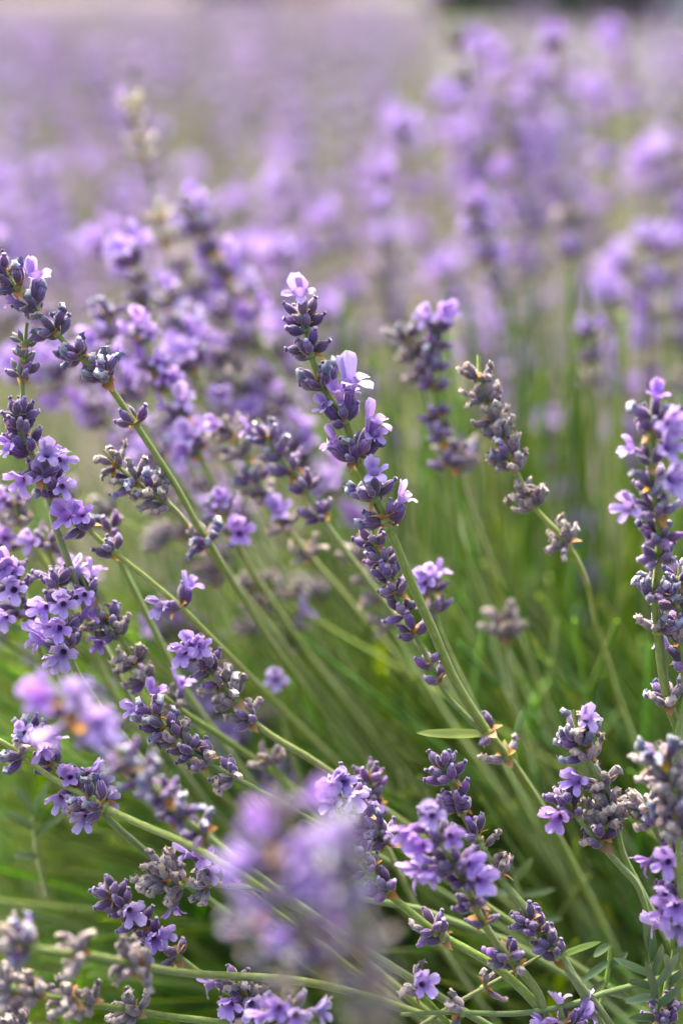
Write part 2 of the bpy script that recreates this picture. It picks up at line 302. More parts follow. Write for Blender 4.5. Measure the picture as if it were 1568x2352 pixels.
# ------------------------------------------------------------------ one lavender stalk with every floret its own object
BASE = Vector((0.19, 0.50, 0.0)); BASE_F = Vector((0.08, 0.30, 0.0)); BASE_R = Vector((0.13, 0.42, 0)); BASE_BACK = Vector((0.10, 0.80, 0))
def cam_dir(dx, dy, dz): return RT * dx + UP * (-dy) - FW * dz      # picture right, picture down, towards the camera
NAMES = {'b': 'bud', 'l': 'bud', 'w': 'withered_bud', 'd': 'dry_bud', 'g': 'young_bud', 'k': 'cream_bud'}
def stalk(label, pts, whorls, base=BASE, rad=.70, s=1.10, group='lavender stalks of the bush in focus', leaves=(), seed=None, tail=True, name='lavender_stalk'):
    q = random.Random(seed if seed is not None else label)
    wp = catmull([at(x, y, o if o < 15 else 15 + (o - 15) * (1.4 if o < 150 else 1)) for x, y, o in pts], 7); px = [proj(p) for p in wp]
    full = list(wp)
    if tail:
        e = wp[-1]; d = (wp[-1] - wp[-2]).normalized(); b = base + Vector((q.uniform(-.05, .05), q.uniform(-.05, .05), 0)); L = (b - e).length
        for k in range(1, 11):
            u = k / 10; h = u * u * (3 - 2 * u)
            m = (e + d * L * u * .8) * (1 - h) + (b - Vector((0, 0, -1)) * L * .3 * (1 - u)) * h
            full.append(m)
    org = Vector(full[-1]); root = tag(link(name, None), label, 'lavender', group); root.location = org
    mb = MB(); mb.add(t_tube([p - org for p in full], lambda u: rad * MM * s * (.62 + .5 * min(1, u * 1.6)), 8).done())
    link('stem', mb.mesh('stem'), root)
    def nearest(x, y):
        k = min(range(len(px)), key=lambda i: (px[i][0] - x) ** 2 + (px[i][1] - y) ** 2)
        a = (wp[max(k - 1, 0)] - wp[min(k + 1, len(wp) - 1)]).normalized()
        return k, wp[k], a
    for wh in whorls:
        x, y, n, st = wh[:4]; fl = wh[4] if len(wh) > 4 else []
        k, p, ax = nearest(x, y); ws = s * (wh[5] if len(wh) > 5 else 1.0)
        F = frame(ax, UP, p - org); Fi = F.inverted().to_3x3()
        bm = MB()                                            # the bracts and the swollen node they sit on
        node = t_tube([Vector((0, 0, z * MM)) for z in (-1.0, -.3, .8, 1.6)], lambda u: rad * MM * s * (1.0 + .7 * math.sin(math.pi * min(1, u + .1))), 8, STE, .05).done(); bm.add(node)
        a0 = q.uniform(0, 6.28)
        for i in range(4):
            a = a0 + i * 1.57 + q.uniform(-.4, .4); e = R(q.uniform(35, 75)); d = Vector((math.cos(a) * math.sin(e), math.sin(a) * math.sin(e), math.cos(e)))
            if q.random() < .25: d.z = -abs(d.z) * .8
            bm.add(q.choice(BRACTS), npm(frame(d, Vector((0, 0, 1)), d * .4 * MM, ws * q.uniform(.7, 1.1))))
        wo = link('whorl', bm.mesh('whorl'), root, F)
        dirs = []
        if isinstance(fl, int):
            fl_n = fl; tg = []
        else: fl_n = 0; tg = fl
        for (fx, fy) in tg:                                   # flowers where the picture shows them
            dp = FOCUS + px[k][2] / 1000; L = math.hypot(fx - x, fy - y); dx, dy = (fx - px[k][0]) / FPX * dp, (fy - px[k][1]) / FPX * dp
            ln = math.hypot(dx, dy); want = 8.2 * MM * ws; dz = math.sqrt(max(0, want ** 2 - ln ** 2)) * q.choice((1, 1, .7, -.4)) + .0015
            v = cam_dir(dx, dy, dz); sc_ = max(1.0, min(1.25, v.length / (8.6 * MM * ws)))
            dirs.append(('f', (Fi @ v).normalized(), sc_, v.length))
        a0 = q.uniform(0, 6.28); n = int(round(n * 1.12)) if n > 4 else n
        for i in range(n):
            a = a0 + 6.283 * i / n * 1.0 + q.uniform(-.3, .3); e = R((34 if i % 2 else 66) + q.uniform(-13, 13) + (8 if 'd' in st else 0))
            kind = 'f' if i < fl_n else q.choice(st)
            dirs.append((kind, Vector((math.cos(a) * math.sin(e), math.sin(a) * math.sin(e), math.cos(e))), 1.0, 0))
        if fl_n: q.shuffle(dirs)
        for kind, d, sc2, ln in dirs:
            rad_d = Vector((d.x, d.y, 0)); rad_d = rad_d.normalized() if rad_d.length > 1e-4 else Vector((1, 0, 0))
            lo = rad_d * (1.0 * MM * s) + Vector((0, 0, q.uniform(-.8, 1.6) * MM * ws))
            upv = Vector((0, 0, 1)) if abs(d.z) < .97 else -rad_d
            S = ws * sc2 * q.uniform(.86, 1.12) * (.93 if kind == 'd' else 1)
            if kind == 'f' and ln:
                lo = lo + d * max(0, ln - 8.6 * MM * S)
            fm = frame(d, upv + Vector((q.uniform(-.3, .3), q.uniform(-.3, .3), 0)), lo, S)
            if kind == 'f':
                link('calyx', q.choice(ME['c']), wo, fm)
                cl = (Fi @ (-FW)).normalized(); d2 = (d + cl * (q.uniform(.05, .95) if ln else q.uniform(-.2, .6))).normalized()
                link('flower', q.choice(ME['f']), wo, frame(d2, upv, lo + d * (4.3 * MM * S) - d2 * (4.3 * MM * S), S * (q.uniform(.9, 1.06) if ln else q.uniform(.8, .98))))
            else: link(NAMES[kind], q.choice(ME[kind]), wo, fm @ Matrix.Diagonal((q.uniform(.9, 1.1), q.uniform(.9, 1.1), q.uniform(.85, 1.12), 1)))
    for (x, y, tx, ty, sl) in leaves:
        k, p, ax = nearest(x, y); dp = FOCUS + px[k][2] / 1000
        v = cam_dir((tx - px[k][0]) / FPX * dp, (ty - px[k][1]) / FPX * dp, .004)
        link('leaf', WIDE, root, frame(v, UP * .5 - FW, p - org, v.length / (31 * MM)))
    return root
# ------------------------------------------------------------------ the stalks one can tell apart (main bush)
S = stalk
S('tall lavender stalk in sharp focus at the centre, topped by one upright lilac flower',
  [(693, 690, -1), (702, 757, 0), (714, 815, 0), (740, 888, 0), (792, 970, 0), (818, 1055, 0), (862, 1148, 1), (902, 1235, 2), (945, 1340, 3), (990, 1440, 5), (1042, 1560, 8), (1112, 1672, 12), (1172, 1748, 18), (1240, 1850, 30), (1292, 1945, 45)],
  [(697, 728, 4, 'b', [(690, 672)]), (703, 757, 6, 'b', []), (714, 812, 8, 'b', []), (738, 886, 8, 'bbbw', []), (791, 968, 6, 'bb', [(741, 925), (800, 893), (802, 866), (770, 893)]), (817, 1055, 8, 'bbww', [(757, 1001), (862, 958), (868, 985)]), (860, 1145, 8, 'bww', [(861, 1085)]), (905, 1200, 2, 'bb', [(936, 1140)]), (882, 1192, 2, 'bw', []), (1118, 1678, 2, 'b', []), (1160, 1735, 2, 'd', [])],
  leaves=[(1112, 1700, 962, 1686, 1)], rad=.9, s=1.22)
S('slender stalk of plump purple closed buds hugging the back of the tall central stalk',
  [(850, 1185, 9), (862, 1250, 9), (885, 1310, 9), (905, 1360, 9), (940, 1432, 10), (985, 1520, 11), (1022, 1590, 11), (1075, 1650, 11), (1108, 1680, 12)],
  [(864, 1252, 6, 'b', []), (877, 1290, 6, 'b', []), (892, 1330, 7, 'b', []), (910, 1372, 7, 'b', []), (930, 1412, 5, 'b', []), (952, 1458, 6, 'b', []), (990, 1530, 3, 'b', []), (1015, 1572, 3, 'b', [])], rad=.55, s=1.08, tail=False)
S('sharp stalk of blue withered tips and one lilac bloom above the greenish tipped stalk',
  [(-30, 570, -2), (8, 625, -1), (42, 662, 0), (80, 710, 0), (132, 768, 0), (185, 820, 0), (235, 865, 1), (312, 975, 8), (400, 1110, 16), (450, 1200, 22), (490, 1262, 26), (555, 1370, 40), (640, 1500, 60)],
  [(8, 635, 7, 'bw', []), (42, 665, 6, 'bw', []), (85, 712, 6, 'bw', [(92, 622), (32, 692)]), (130, 765, 8, 'bww', []), (182, 822, 8, 'wwb', []), (232, 862, 8, 'wb', []), (248, 880, 3, 'w', []), (315, 982, 4, 'b', []), (480, 1245, 8, 'dw', [])], rad=.72)
S('sharp stalk with a slim greenish young tip above purple buds, at the picture edge',
  [(62, 742, 3), (57, 800, 3), (52, 862, 3), (52, 915, 3), (46, 975, 3), (60, 1020, 4), (95, 1085, 5), (115, 1150, 7), (128, 1210, 8), (165, 1310, 12), (195, 1400, 20)],
  [(60, 790, 6, 'gg', [], .72), (57, 825, 7, 'gb', [], .75), (53, 866, 8, 'gbb', [], .85), (50, 955, 8, 'b', []), (45, 995, 8, 'b', []), (70, 1040, 6, 'b', [(20, 1020)]), (100, 1095, 6, 'bw', [(60, 1120), (125, 1045)])], rad=.75)
S('lilac stalk crossing under the greenish tipped one, two blooms on its lower node',
  [(85, 1010, 10), (110, 1075, 10), (142, 1140, 10), (200, 1212, 12), (262, 1268, 14), (340, 1330, 16), (415, 1395, 19), (470, 1450, 24), (540, 1520, 34), (620, 1600, 50)],
  [(108, 1072, 6, 'bb', [(130, 1035), (165, 1070)]), (138, 1135, 7, 'bw', [(165, 1130), (118, 1090)]), (198, 1210, 6, 'bd', [(200, 1172), (165, 1185)]), (262, 1268, 5, 'b', []), (420, 1398, 3, 'b', [(366, 1386), (434, 1332)])], rad=.7)
S('bright pale lilac stalk, softly blurred, between the blue tipped stalk and grey seed heads',
  [(300, 690, 55), (330, 770, 55), (358, 850, 55), (392, 910, 55), (425, 970, 55), (455, 1040, 55), (490, 1110, 58), (530, 1190, 65)],
  [(325, 780, 6, 'b', [(325, 735), (355, 765), (305, 770)]), (352, 850, 6, 'b', [(375, 835), (330, 820), (395, 880)]), (382, 895, 6, 'b', [(360, 870), (410, 880)]), (418, 960, 5, 'b', [(430, 925), (395, 945)]), (448, 1040, 5, 'bw', [(440, 1005), (420, 1030), (460, 1000)])], rad=.8)
S('purple budded stalk with a withered shaggy head, beside the pale lilac flowering stalk',
  [(240, 690, 65), (248, 750, 65), (262, 820, 65), (290, 900, 68), (330, 980, 72), (380, 1060, 78)],
  [(244, 735, 8, 'bw', []), (254, 780, 8, 'b', [(215, 790)]), (268, 840, 6, 'b', [(285, 820), (255, 850)]), (295, 905, 5, 'b', [(300, 870)]), (375, 1045, 6, 'wb', [])], rad=.8)
S('dull purple ring of buds around an orange centre, blurred, above the withered shaggy head',
  [(318, 620, 105), (318, 660, 105), (325, 720, 106), (345, 820, 110)],
  [(318, 650, 9, 'b', []), (320, 690, 8, 'b', []), (325, 735, 6, 'b', [])], s=1.1)
S('thick blurred stalk crowded with lilac flowers behind and above the grey seed heads',
  [(440, 470, 150), (465, 545, 150), (500, 610, 150), (540, 680, 150), (575, 740, 152), (630, 840, 158)],
  [(445, 490, 6, 'b', [(440, 455), (470, 470)]), (462, 540, 8, 'bw', []), (480, 585, 8, 'b', [(530, 580)]), (510, 640, 6, 'b', [(470, 620), (545, 610)]), (535, 690, 6, 'b', [(575, 640), (500, 660)]), (570, 740, 5, 'b', [(600, 690), (560, 720)])], s=1.25)
S('cream coloured dry stalk rising above the blurred lilac flowers',
  [(300, 225, 170), (315, 290, 170), (335, 380, 170), (355, 470, 170), (378, 545, 170), (395, 640, 175)],
  [(306, 252, 4, 'k', [(288, 222)]), (314, 290, 4, 'kb', []), (322, 325, 4, 'k', []), (334, 372, 4, 'k', []), (362, 500, 4, 'k', []), (380, 552, 7, 'k', [])], s=1.05)
S('dark grey drooping seed head hanging just beside the bare part of the edge stalk',
  [(238, 1035, 14), (265, 1065, 14), (300, 1095, 14), (345, 1130, 15), (395, 1165, 18), (450, 1230, 30)],
  [(268, 1072, 6, 'd', []), (310, 1105, 7, 'dw', []), (352, 1140, 8, 'dw', []), (376, 1155, 5, 'd', [])], rad=.7)
S('grey and lilac withered stalk between the edge stalk and the purple budded one',
  [(520, 960, 50), (548, 1030, 50), (590, 1110, 50), (640, 1190, 52), (700, 1265, 56), (770, 1345, 66)],
  [(527, 1000, 8, 'd', [(490, 975)]), (552, 1050, 7, 'dw', []), (588, 1115, 8, 'dw', []), (610, 1150, 7, 'd', []), (655, 1210, 6, 'd', [(640, 1165)]), (700, 1275, 6, 'd', [])], rad=.8)
S('blurred stalk of slender purple buds bending toward the tall central stalk',
  [(590, 960, 33), (620, 1020, 33), (655, 1065, 33), (690, 1105, 33), (738, 1188, 34), (790, 1262, 38), (850, 1340, 46)],
  [(612, 1015, 7, 'bw', [(580, 990)]), (640, 1055, 7, 'bw', []), (668, 1090, 6, 'b', []), (700, 1130, 6, 'b', []), (735, 1185, 8, 'b', [])], rad=.75)
S('short purple flowered stalk among the grey seed heads, with a single drooping petal',
  [(500, 1140, 45), (515, 1190, 45), (545, 1250, 48), (590, 1330, 56)],
  [(512, 1185, 6, 'dw', [(515, 1150)]), (540, 1235, 3, 'b', [(555, 1215)])], rad=.7)
S('brown grey withered stalk leaning along the far side of the plump budded one',
  [(810, 1250, 60), (835, 1310, 60), (865, 1370, 60), (890, 1430, 60), (930, 1500, 66)],
  [(820, 1290, 8, 'd', []), (845, 1340, 8, 'dd', []), (868, 1385, 8, 'd', []), (890, 1440, 6, 'd', [])])
S('blurred purple flower head on short grey buds, nearest behind the budded stalk',
  [(985, 1320, 32), (992, 1370, 32), (1002, 1430, 33), (1030, 1500, 40)],
  [(990, 1365, 5, 'b', [(965, 1335), (1005, 1330), (985, 1320)]), (998, 1410, 6, 'b', [])])
S('dull mauve seed head low in the green stems, below the single drooping petal',
  [(672, 1405, 85), (668, 1450, 85), (672, 1520, 88), (690, 1620, 95)],
  [(670, 1450, 8, 'db', [(690, 1410)]), (670, 1500, 6, 'd', [])])
S('small lilac bud alone on a thin green stem between the two leaning flower stalks',
  [(636, 1535, 60), (640, 1580, 60), (655, 1670, 62)], [(638, 1570, 3, 'b', [(634, 1548)])], rad=.6)
# -- the middle and lower part
S('dark budded leaning stalk with a bunch of open lilac flowers at its tip',
  [(440, 1470, 13), (468, 1510, 13), (500, 1560, 13), (540, 1610, 14), (585, 1660, 15), (640, 1700, 17), (700, 1735, 20), (760, 1775, 26)],
  [(462, 1505, 4, 'b', [(437, 1460), (472, 1474), (428, 1502), (450, 1480)]), (486, 1540, 8, 'bd', []), (512, 1575, 8, 'db', []), (540, 1612, 7, 'd', []), (580, 1655, 7, 'db', [])], rad=.75)
S('dusky budded leaning stalk with two crisp lilac flowers side by side on top',
  [(335, 1620, 2), (368, 1662, 2), (400, 1692, 2), (440, 1728, 2), (490, 1760, 3), (545, 1790, 4), (620, 1832, 8), (700, 1878, 14), (780, 1920, 22)],
  [(358, 1655, 5, 'bw', [(357, 1608), (322, 1635)]), (378, 1680, 6, 'bw', []), (408, 1702, 7, 'db', []), (440, 1728, 8, 'bd', []), (475, 1752, 7, 'db', []), (540, 1788, 7, 'bd', [])], rad=.75)
S('lilac stalk at the left edge beside the bushy stalk of violet flowers',
  [(20, 1270, 18), (30, 1320, 18), (42, 1370, 18), (62, 1430, 20), (110, 1530, 28)],
  [(25, 1325, 5, 'bw', [(22, 1285), (40, 1298), (15, 1310)]), (35, 1365, 6, 'b', [(47, 1345)]), (52, 1412, 6, 'b', [(62, 1420), (20, 1425)])])
S('bushy stalk hung with many violet flowers just above the large blurred pale blooms',
  [(120, 1300, 10), (135, 1370, 10), (145, 1420, 10), (152, 1470, 11), (175, 1540, 16), (240, 1640, 26)],
  [(110, 1350, 7, 'b', [(140, 1330)]), (140, 1400, 8, 'bb', [(165, 1385), (110, 1400)]), (148, 1448, 7, 'bd', [(150, 1440), (175, 1425), (115, 1440)]), (155, 1490, 6, 'b', [(122, 1478), (160, 1500), (82, 1465), (135, 1510)])])
S('lilac topped stalk curving behind the bushy violet one, with grey nodes further down',
  [(185, 1320, 16), (210, 1370, 16), (250, 1420, 17), (275, 1460, 18), (310, 1525, 20), (345, 1575, 22), (420, 1635, 27), (520, 1700, 34), (620, 1770, 45)],
  [(200, 1372, 5, 'b', [(184, 1328), (212, 1345), (208, 1372), (195, 1350)]), (250, 1425, 8, 'bd', []), (272, 1460, 6, 'd', [(230, 1480)]), (310, 1530, 8, 'd', []), (335, 1570, 8, 'db', []), (412, 1628, 4, 'd', [(415, 1560)])], rad=.75)
S('large blurred pale lilac blooms closest to the camera, on a stalk of frosted buds',
  [(105, 1560, -84), (165, 1625, -82), (230, 1690, -74), (295, 1748, -62), (350, 1805, -50), (410, 1870, -40), (480, 1925, -30), (560, 1990, -26), (660, 2060, -20), (760, 2130, -16)],
  [(150, 1620, 0, 'bb', [(100, 1572), (110, 1590)], 1.1), (185, 1640, 0, 'b', [(195, 1575)], 1.1), (180, 1650, 1, 'b', [(150, 1668)], 1.1), (215, 1670, 1, 'b', [(240, 1635)], 1.1), (240, 1690, 7, 'bw', [(255, 1660)]), (292, 1752, 8, 'bw', []), (330, 1790, 8, 'bw', []), (370, 1838, 8, 'wb', []), (415, 1875, 7, 'bw', []), (468, 1918, 5, 'bbw', [])], rad=.8)
S('thick bare diagonal green stem with two knots of withered blooms',
  [(-40, 1680, -2), (20, 1712, -1), (62, 1745, 0), (120, 1786, 0), (200, 1832, -1), (270, 1868, -3), (340, 1900, -6), (430, 1938, -10), (520, 1990, -10), (620, 2050, -6), (700, 2092, 0), (760, 2135, 6), (840, 2210, 14)],
  [(45, 1735, 7, 'wwd', []), (215, 1838, 6, 'wd', []), (245, 1856, 4, 'w', [])], rad=.9)
S('violet flowering stalk under the bare diagonal stem, its blooms facing down',
  [(60, 1680, 8), (110, 1740, 8), (165, 1795, 8), (215, 1845, 9), (270, 1900, 12), (350, 1970, 20)],
  [(70, 1700, 6, 'bw', [(120, 1720), (60, 1660)]), (125, 1755, 6, 'b', [(118, 1700)]), (175, 1805, 5, 'b', [(175, 1775), (150, 1832), (215, 1785)]), (222, 1850, 5, 'bw', [(205, 1872), (250, 1800), (270, 1835)])], rad=.75)
S('sharp beige and grey dried seed head pointing sideways, beside the huge blurred violet bloom',
  [(335, 1985, 0), (365, 2008, 0), (400, 2030, 0), (440, 2034, 0), (490, 2030, 0), (560, 2038, 1), (660, 2042, 4), (760, 2050, 10)],
  [(372, 2010, 8, 'd', [], 1.05), (390, 2025, 9, 'd', [], 1.1), (415, 2032, 6, 'd', [(412, 2065)]), (485, 2032, 7, 'd', [])], rad=.75, base=Vector((.16, .42, .05)))
S('violet flower cluster behind the sharp dried seed head',
  [(460, 1960, 8), (500, 1995, 8), (560, 2040, 10), (640, 2100, 16)], [(485, 1985, 3, 'b', [(445, 1970), (495, 2000), (480, 1960), (530, 1985)])])
S('small stalk of deep purple buds with violet flowers below the dried seed head',
  [(245, 2040, 10), (275, 2075, 10), (310, 2110, 10), (345, 2150, 11), (400, 2190, 13), (480, 2250, 18), (580, 2310, 28)],
  [(262, 2062, 7, 'b', []), (290, 2092, 7, 'b', [(318, 2085)]), (325, 2130, 6, 'b', []), (352, 2158, 5, 'b', [(395, 2125), (372, 2145), (340, 2165)]), (405, 2196, 4, 'b', [])], rad=.7)
S('blurred beige seed heads on the upper of two horizontal green stems',
  [(-40, 2090, -62), (50, 2165, -58), (130, 2185, -54), (215, 2195, -46), (320, 2218, -32), (430, 2235, -16), (540, 2242, -2), (640, 2248, 0), (740, 2262, 3), (850, 2290, 6)],
  [(45, 2165, 8, 'dw', []), (75, 2175, 6, 'd', []), (185, 2192, 8, 'd', []), (300, 2212, 8, 'd', []), (330, 2220, 4, 'd', [])], rad=.95, base=Vector((.16, .42, .02)))
S('beige seed heads on the lowest horizontal green stem, sharp where the stem turns bare',
  [(-60, 2250, -40), (40, 2275, -36), (120, 2290, -30), (220, 2308, -20), (310, 2322, -8), (400, 2336, 0), (520, 2350, 1), (640, 2368, 2)],
  [(30, 2272, 8, 'd', []), (70, 2282, 8, 'd', []), (165, 2298, 8, 'd', []), (200, 2305, 6, 'd', []), (315, 2322, 8, 'd', [])], rad=.85, base=Vector((.16, .40, .02)))
S('drooping grey seed head at the bottom corner under the lowest horizontal stem',
  [(-10, 2320, -14), (40, 2345, -14), (100, 2375, -14), (200, 2430, -10)], [(20, 2345, 7, 'd', []), (60, 2360, 7, 'd', [])], base=Vector((.1, .36, .02)))
# -- huge blurred foreground
S('huge blurred violet bloom rising in front of everything near the bottom',
  [(655, 1790, -136), (648, 1860, -137), (645, 1930, -138), (652, 2010, -139), (680, 2090, -139), (720, 2180, -139), (770, 2290, -139), (840, 2420, -139)],
  [(650, 1880, 4, 'b', [(590, 1850), (725, 1830)]), (648, 1940, 4, 'b', [(565, 1970), (700, 1930)]), (655, 2010, 3, 'b', [(540, 2010), (700, 1990), (615, 2000)]), (672, 2070, 4, 'b', [(590, 2075), (745, 2050), (670, 2070)]), (705, 2135, 5, 'b', [(640, 2140), (800, 2120)]), (740, 2230, 5, 'bw', [])], base=BASE_F, s=1.02)
S('pale mauve withered stalk, very blurred, beside the huge violet bloom',
  [(775, 1890, -150), (790, 1980, -150), (808, 2080, -150), (830, 2180, -150), (850, 2290, -150), (880, 2420, -150)],
  [(782, 1940, 6, 'wb', [(760, 1905)]), (795, 2010, 6, 'dw', []), (812, 2090, 6, 'w', []), (830, 2180, 6, 'dd', []), (848, 2270, 6, 'dw', []), (862, 2340, 6, 'd', [])], s=.95, base=BASE_F + Vector((.04, 0, 0)))
S('grey seed head on a green stalk, very blurred, under the huge violet bloom',
  [(560, 2110, -130), (600, 2180, -130), (660, 2260, -130), (720, 2360, -130), (780, 2450, -130)],
  [(570, 2140, 5, 'w', []), (610, 2200, 5, 'dw', []), (660, 2265, 5, 'dd', [])], s=.85, base=BASE_F + Vector((.02, .02, 0)))
# -- lower middle
S('stalk of crisp pale lilac flowers half hidden by the huge violet bloom',
  [(770, 1765, 2), (795, 1815, 2), (822, 1862, 2), (860, 1905, 2), (900, 1935, 3), (960, 1975, 6), (1040, 2030, 14)],
  [(790, 1812, 4, 'b', [(780, 1772), (758, 1800), (822, 1830), (795, 1795)]), (815, 1850, 6, 'w', [(765, 1840)]), (838, 1885, 8, 'bw', []), (868, 1912, 7, 'bw', []), (895, 1932, 6, 'b', [])], rad=.7)
S('short dark purple spike with one violet flower behind the crisp pale flowers',
  [(845, 1755, 22), (850, 1800, 22), (856, 1860, 23), (880, 1930, 28)], [(848, 1790, 7, 'b', []), (852, 1830, 6, 'b', [(850, 1843)]), (856, 1862, 4, 'b', [])], rad=.65)
S('upright spike of plump violet buds on a ribbed stem above the violet flowers',
  [(1012, 1745, 3), (1035, 1795, 3), (1056, 1858, 3), (1085, 1910, 3), (1118, 1965, 2), (1155, 2025, 1), (1205, 2085, 0), (1262, 2155, 0), (1320, 2250, 2), (1375, 2345, 6)],
  [(1018, 1770, 6, 'b', []), (1032, 1800, 7, 'b', []), (1050, 1845, 6, 'b', []), (1058, 1868, 6, 'b', []), (1092, 1922, 5, 'bl', []), (1105, 1950, 3, 'bd', []), (1140, 2005, 7, 'd', [])], rad=.9)
S('stalk crowded with soft violet flowers in front of the upright plump budded spike',
  [(985, 1850, -26), (1005, 1915, -26), (1035, 1975, -25), (1070, 2035, -22), (1105, 2110, -16), (1150, 2180, -8), (1205, 2240, -2), (1240, 2295, 0), (1255, 2380, 2)],
  [(990, 1885, 4, 'b', [(985, 1850), (925, 1905)]), (1008, 1930, 6, 'b', [(1040, 1915), (955, 1925)]), (1040, 1990, 6, 'b', [(985, 2015), (940, 2000), (1005, 1985), (1085, 1970)]), (1062, 2030, 6, 'bw', [(1100, 1995)]), (1085, 2075, 7, 'bw', []), (1120, 2120, 4, 'b', []), (1160, 2195, 7, 'bl', []), (1190, 2225, 4, 'd', [])], rad=.9)
S('curved ribbed green stalk with a sharp bud pair low beside the violet flowers',
  [(790, 1900, -8), (815, 1950, -8), (845, 2000, -7), (880, 2040, -5), (930, 2085, -2), (1000, 2140, 0), (1070, 2180, 0), (1130, 2215, 0), (1190, 2265, 0), (1250, 2330, 2), (1290, 2390, 4)],
  [(825, 1965, 7, 'b', []), (848, 2005, 6, 'b', []), (885, 2045, 8, 'b', []), (1000, 2140, 6, 'bbd', []), (1015, 2150, 3, 'b', [])], rad=.95)
S('sharp nodding cluster of dark violet buds over papery bracts, beside the single upturned leaf',
  [(1195, 2095, 0), (1220, 2125, 0), (1250, 2160, 0), (1285, 2205, 0), (1325, 2255, 1), (1370, 2310, 3), (1420, 2380, 6)],
  [(1212, 2122, 7, 'bb', []), (1235, 2148, 7, 'b', []), (1262, 2178, 6, 'b', []), (1280, 2198, 4, 'b', [])], rad=.75, leaves=[(1290, 2190, 1366, 2148, 1)])
S('small lilac flower beside a curled dry bud at the bottom of the picture',
  [(935, 2235, -2), (960, 2275, -2), (1000, 2320, 0), (1060, 2390, 2)], [(955, 2275, 4, 'd', [(968, 2240)])], rad=.7)
S('thin yellow green stem rising from the bottom to the nodding bud cluster, nearly bare',
  [(1250, 2190, 6), (1170, 2235, 4), (1100, 2275, 3), (1030, 2315, 2), (960, 2360, 0)], [(1105, 2270, 3, 'd', [])], base=Vector((.0, .31, .02)), rad=.7)
S('long bare green stem lying almost flat along the bottom of the picture',
  [(920, 2330, -6), (1040, 2325, -4), (1180, 2328, -2), (1300, 2310, 2), (1390, 2280, 6)], [(1060, 2318, 3, 'd', [])], rad=.8)
S('violet flower cluster touching the bottom of the picture below the grey blurred seed head',
  [(535, 2235, 2), (560, 2290, 2), (590, 2350, 3), (640, 2420, 6)],
  [(545, 2270, 6, 'bd', [(500, 2270)]), (562, 2300, 6, 'db', [(530, 2300), (590, 2290)]), (585, 2345, 6, 'd', [(545, 2335)])], rad=.75)
S('bright violet blurred flowers at the bottom edge between the two grey seed heads',
  [(645, 2280, -30), (665, 2330, -30), (690, 2400, -28)], [(655, 2325, 5, 'b', [(640, 2290), (690, 2310), (620, 2335)]), (672, 2365, 5, 'b', [(650, 2340), (705, 2345)])], base=BASE_R)
S('violet flowers just rising over the bottom edge below the sharp nodding bud cluster',
  [(1285, 2310, 0), (1300, 2360, 0), (1330, 2430, 2)], [(1293, 2352, 3, 'b', [(1255, 2330), (1290, 2318), (1325, 2330), (1272, 2345)]), (1310, 2375, 4, 'b', [(1345, 2345), (1240, 2350)])], base=BASE_R)
# -- right side
S('grey dried stalk of separate tufted heads, softly blurred, next to the tall central stalk',
  [(1098, 815, 20), (1102, 875, 20), (1125, 950, 20), (1150, 1010, 20), (1182, 1078, 20), (1226, 1165, 21), (1300, 1248, 24), (1345, 1335, 32), (1370, 1440, 46)],
  [(1100, 872, 6, 'd', []), (1110, 925, 7, 'd', []), (1132, 968, 6, 'd', []), (1145, 1005, 7, 'd', []), (1165, 1045, 7, 'dw', []), (1182, 1080, 5, 'd', []), (1212, 1138, 4, 'd', []), (1228, 1170, 7, 'd', []), (1302, 1252, 9, 'd', [])], rad=.7)
S('blurred purple stalk with pale top flowers between central stalk and grey dried one',
  [(1005, 715, 58), (998, 780, 58), (990, 850, 58), (1002, 930, 58), (1015, 1010, 58), (1030, 1090, 60), (1055, 1230, 66), (1110, 1380, 80)],
  [(1003, 760, 5, 'b', [(1015, 712), (975, 742), (1030, 720)]), (1000, 800, 8, 'b', []), (992, 850, 8, 'bw', []), (995, 900, 6, 'bd', []), (1010, 960, 7, 'b', []), (1020, 1010, 7, 'bl', []), (1028, 1080, 5, 'bl', [])], rad=.85)
S('dark grey withered spike leaning on the purple stalk with pale flowers on top',
  [(930, 745, 62), (945, 800, 62), (962, 860, 62), (985, 940, 64), (1010, 1050, 68)], [(940, 785, 8, 'dw', []), (952, 825, 8, 'wd', []), (965, 865, 6, 'd', [])])
S('mauve grey seed head on a pale stem beside the grey dried stalk',
  [(1050, 1000, 66), (1055, 1060, 66), (1075, 1150, 68), (1130, 1300, 78)], [(1053, 1050, 8, 'dw', []), (1058, 1085, 6, 'd', [])])
S('lone grey tufted seed head amid the green stems below the grey dried stalk',
  [(1160, 1385, 62), (1158, 1450, 62), (1168, 1540, 64), (1190, 1650, 70)], [(1155, 1425, 5, 'd', []), (1158, 1460, 10, 'd', [], 1.15)])
S('tall right edge stalk of broad lilac flowers and dark blue buds',
  [(1500, 880, -30), (1500, 950, -29), (1497, 1020, -28), (1497, 1100, -26), (1508, 1180, -22), (1512, 1250, -17), (1508, 1310, -10), (1502, 1380, -4), (1510, 1450, 0), (1520, 1540, 2), (1535, 1620, 4), (1555, 1680, 5), (1552, 1760, 8)],
  [(1500, 965, 4, 'bw', [(1500, 903)]), (1500, 1000, 7, 'bw', [(1522, 985)]), (1495, 1065, 5, 'b', [(1440, 1035), (1520, 1035)]), (1498, 1125, 6, 'bw', [(1530, 1110), (1545, 1130)]), (1505, 1180, 6, 'bw', [(1425, 1165), (1545, 1160)]), (1510, 1240, 9, 'bw', []), (1510, 1285, 8, 'b', []), (1505, 1375, 7, 'bw', []), (1522, 1365, 5, 'b', []), (1515, 1455, 6, 'wd', []), (1528, 1610, 6, 'wd', [])], rad=1.0, base=Vector((.2, .48, 0)))
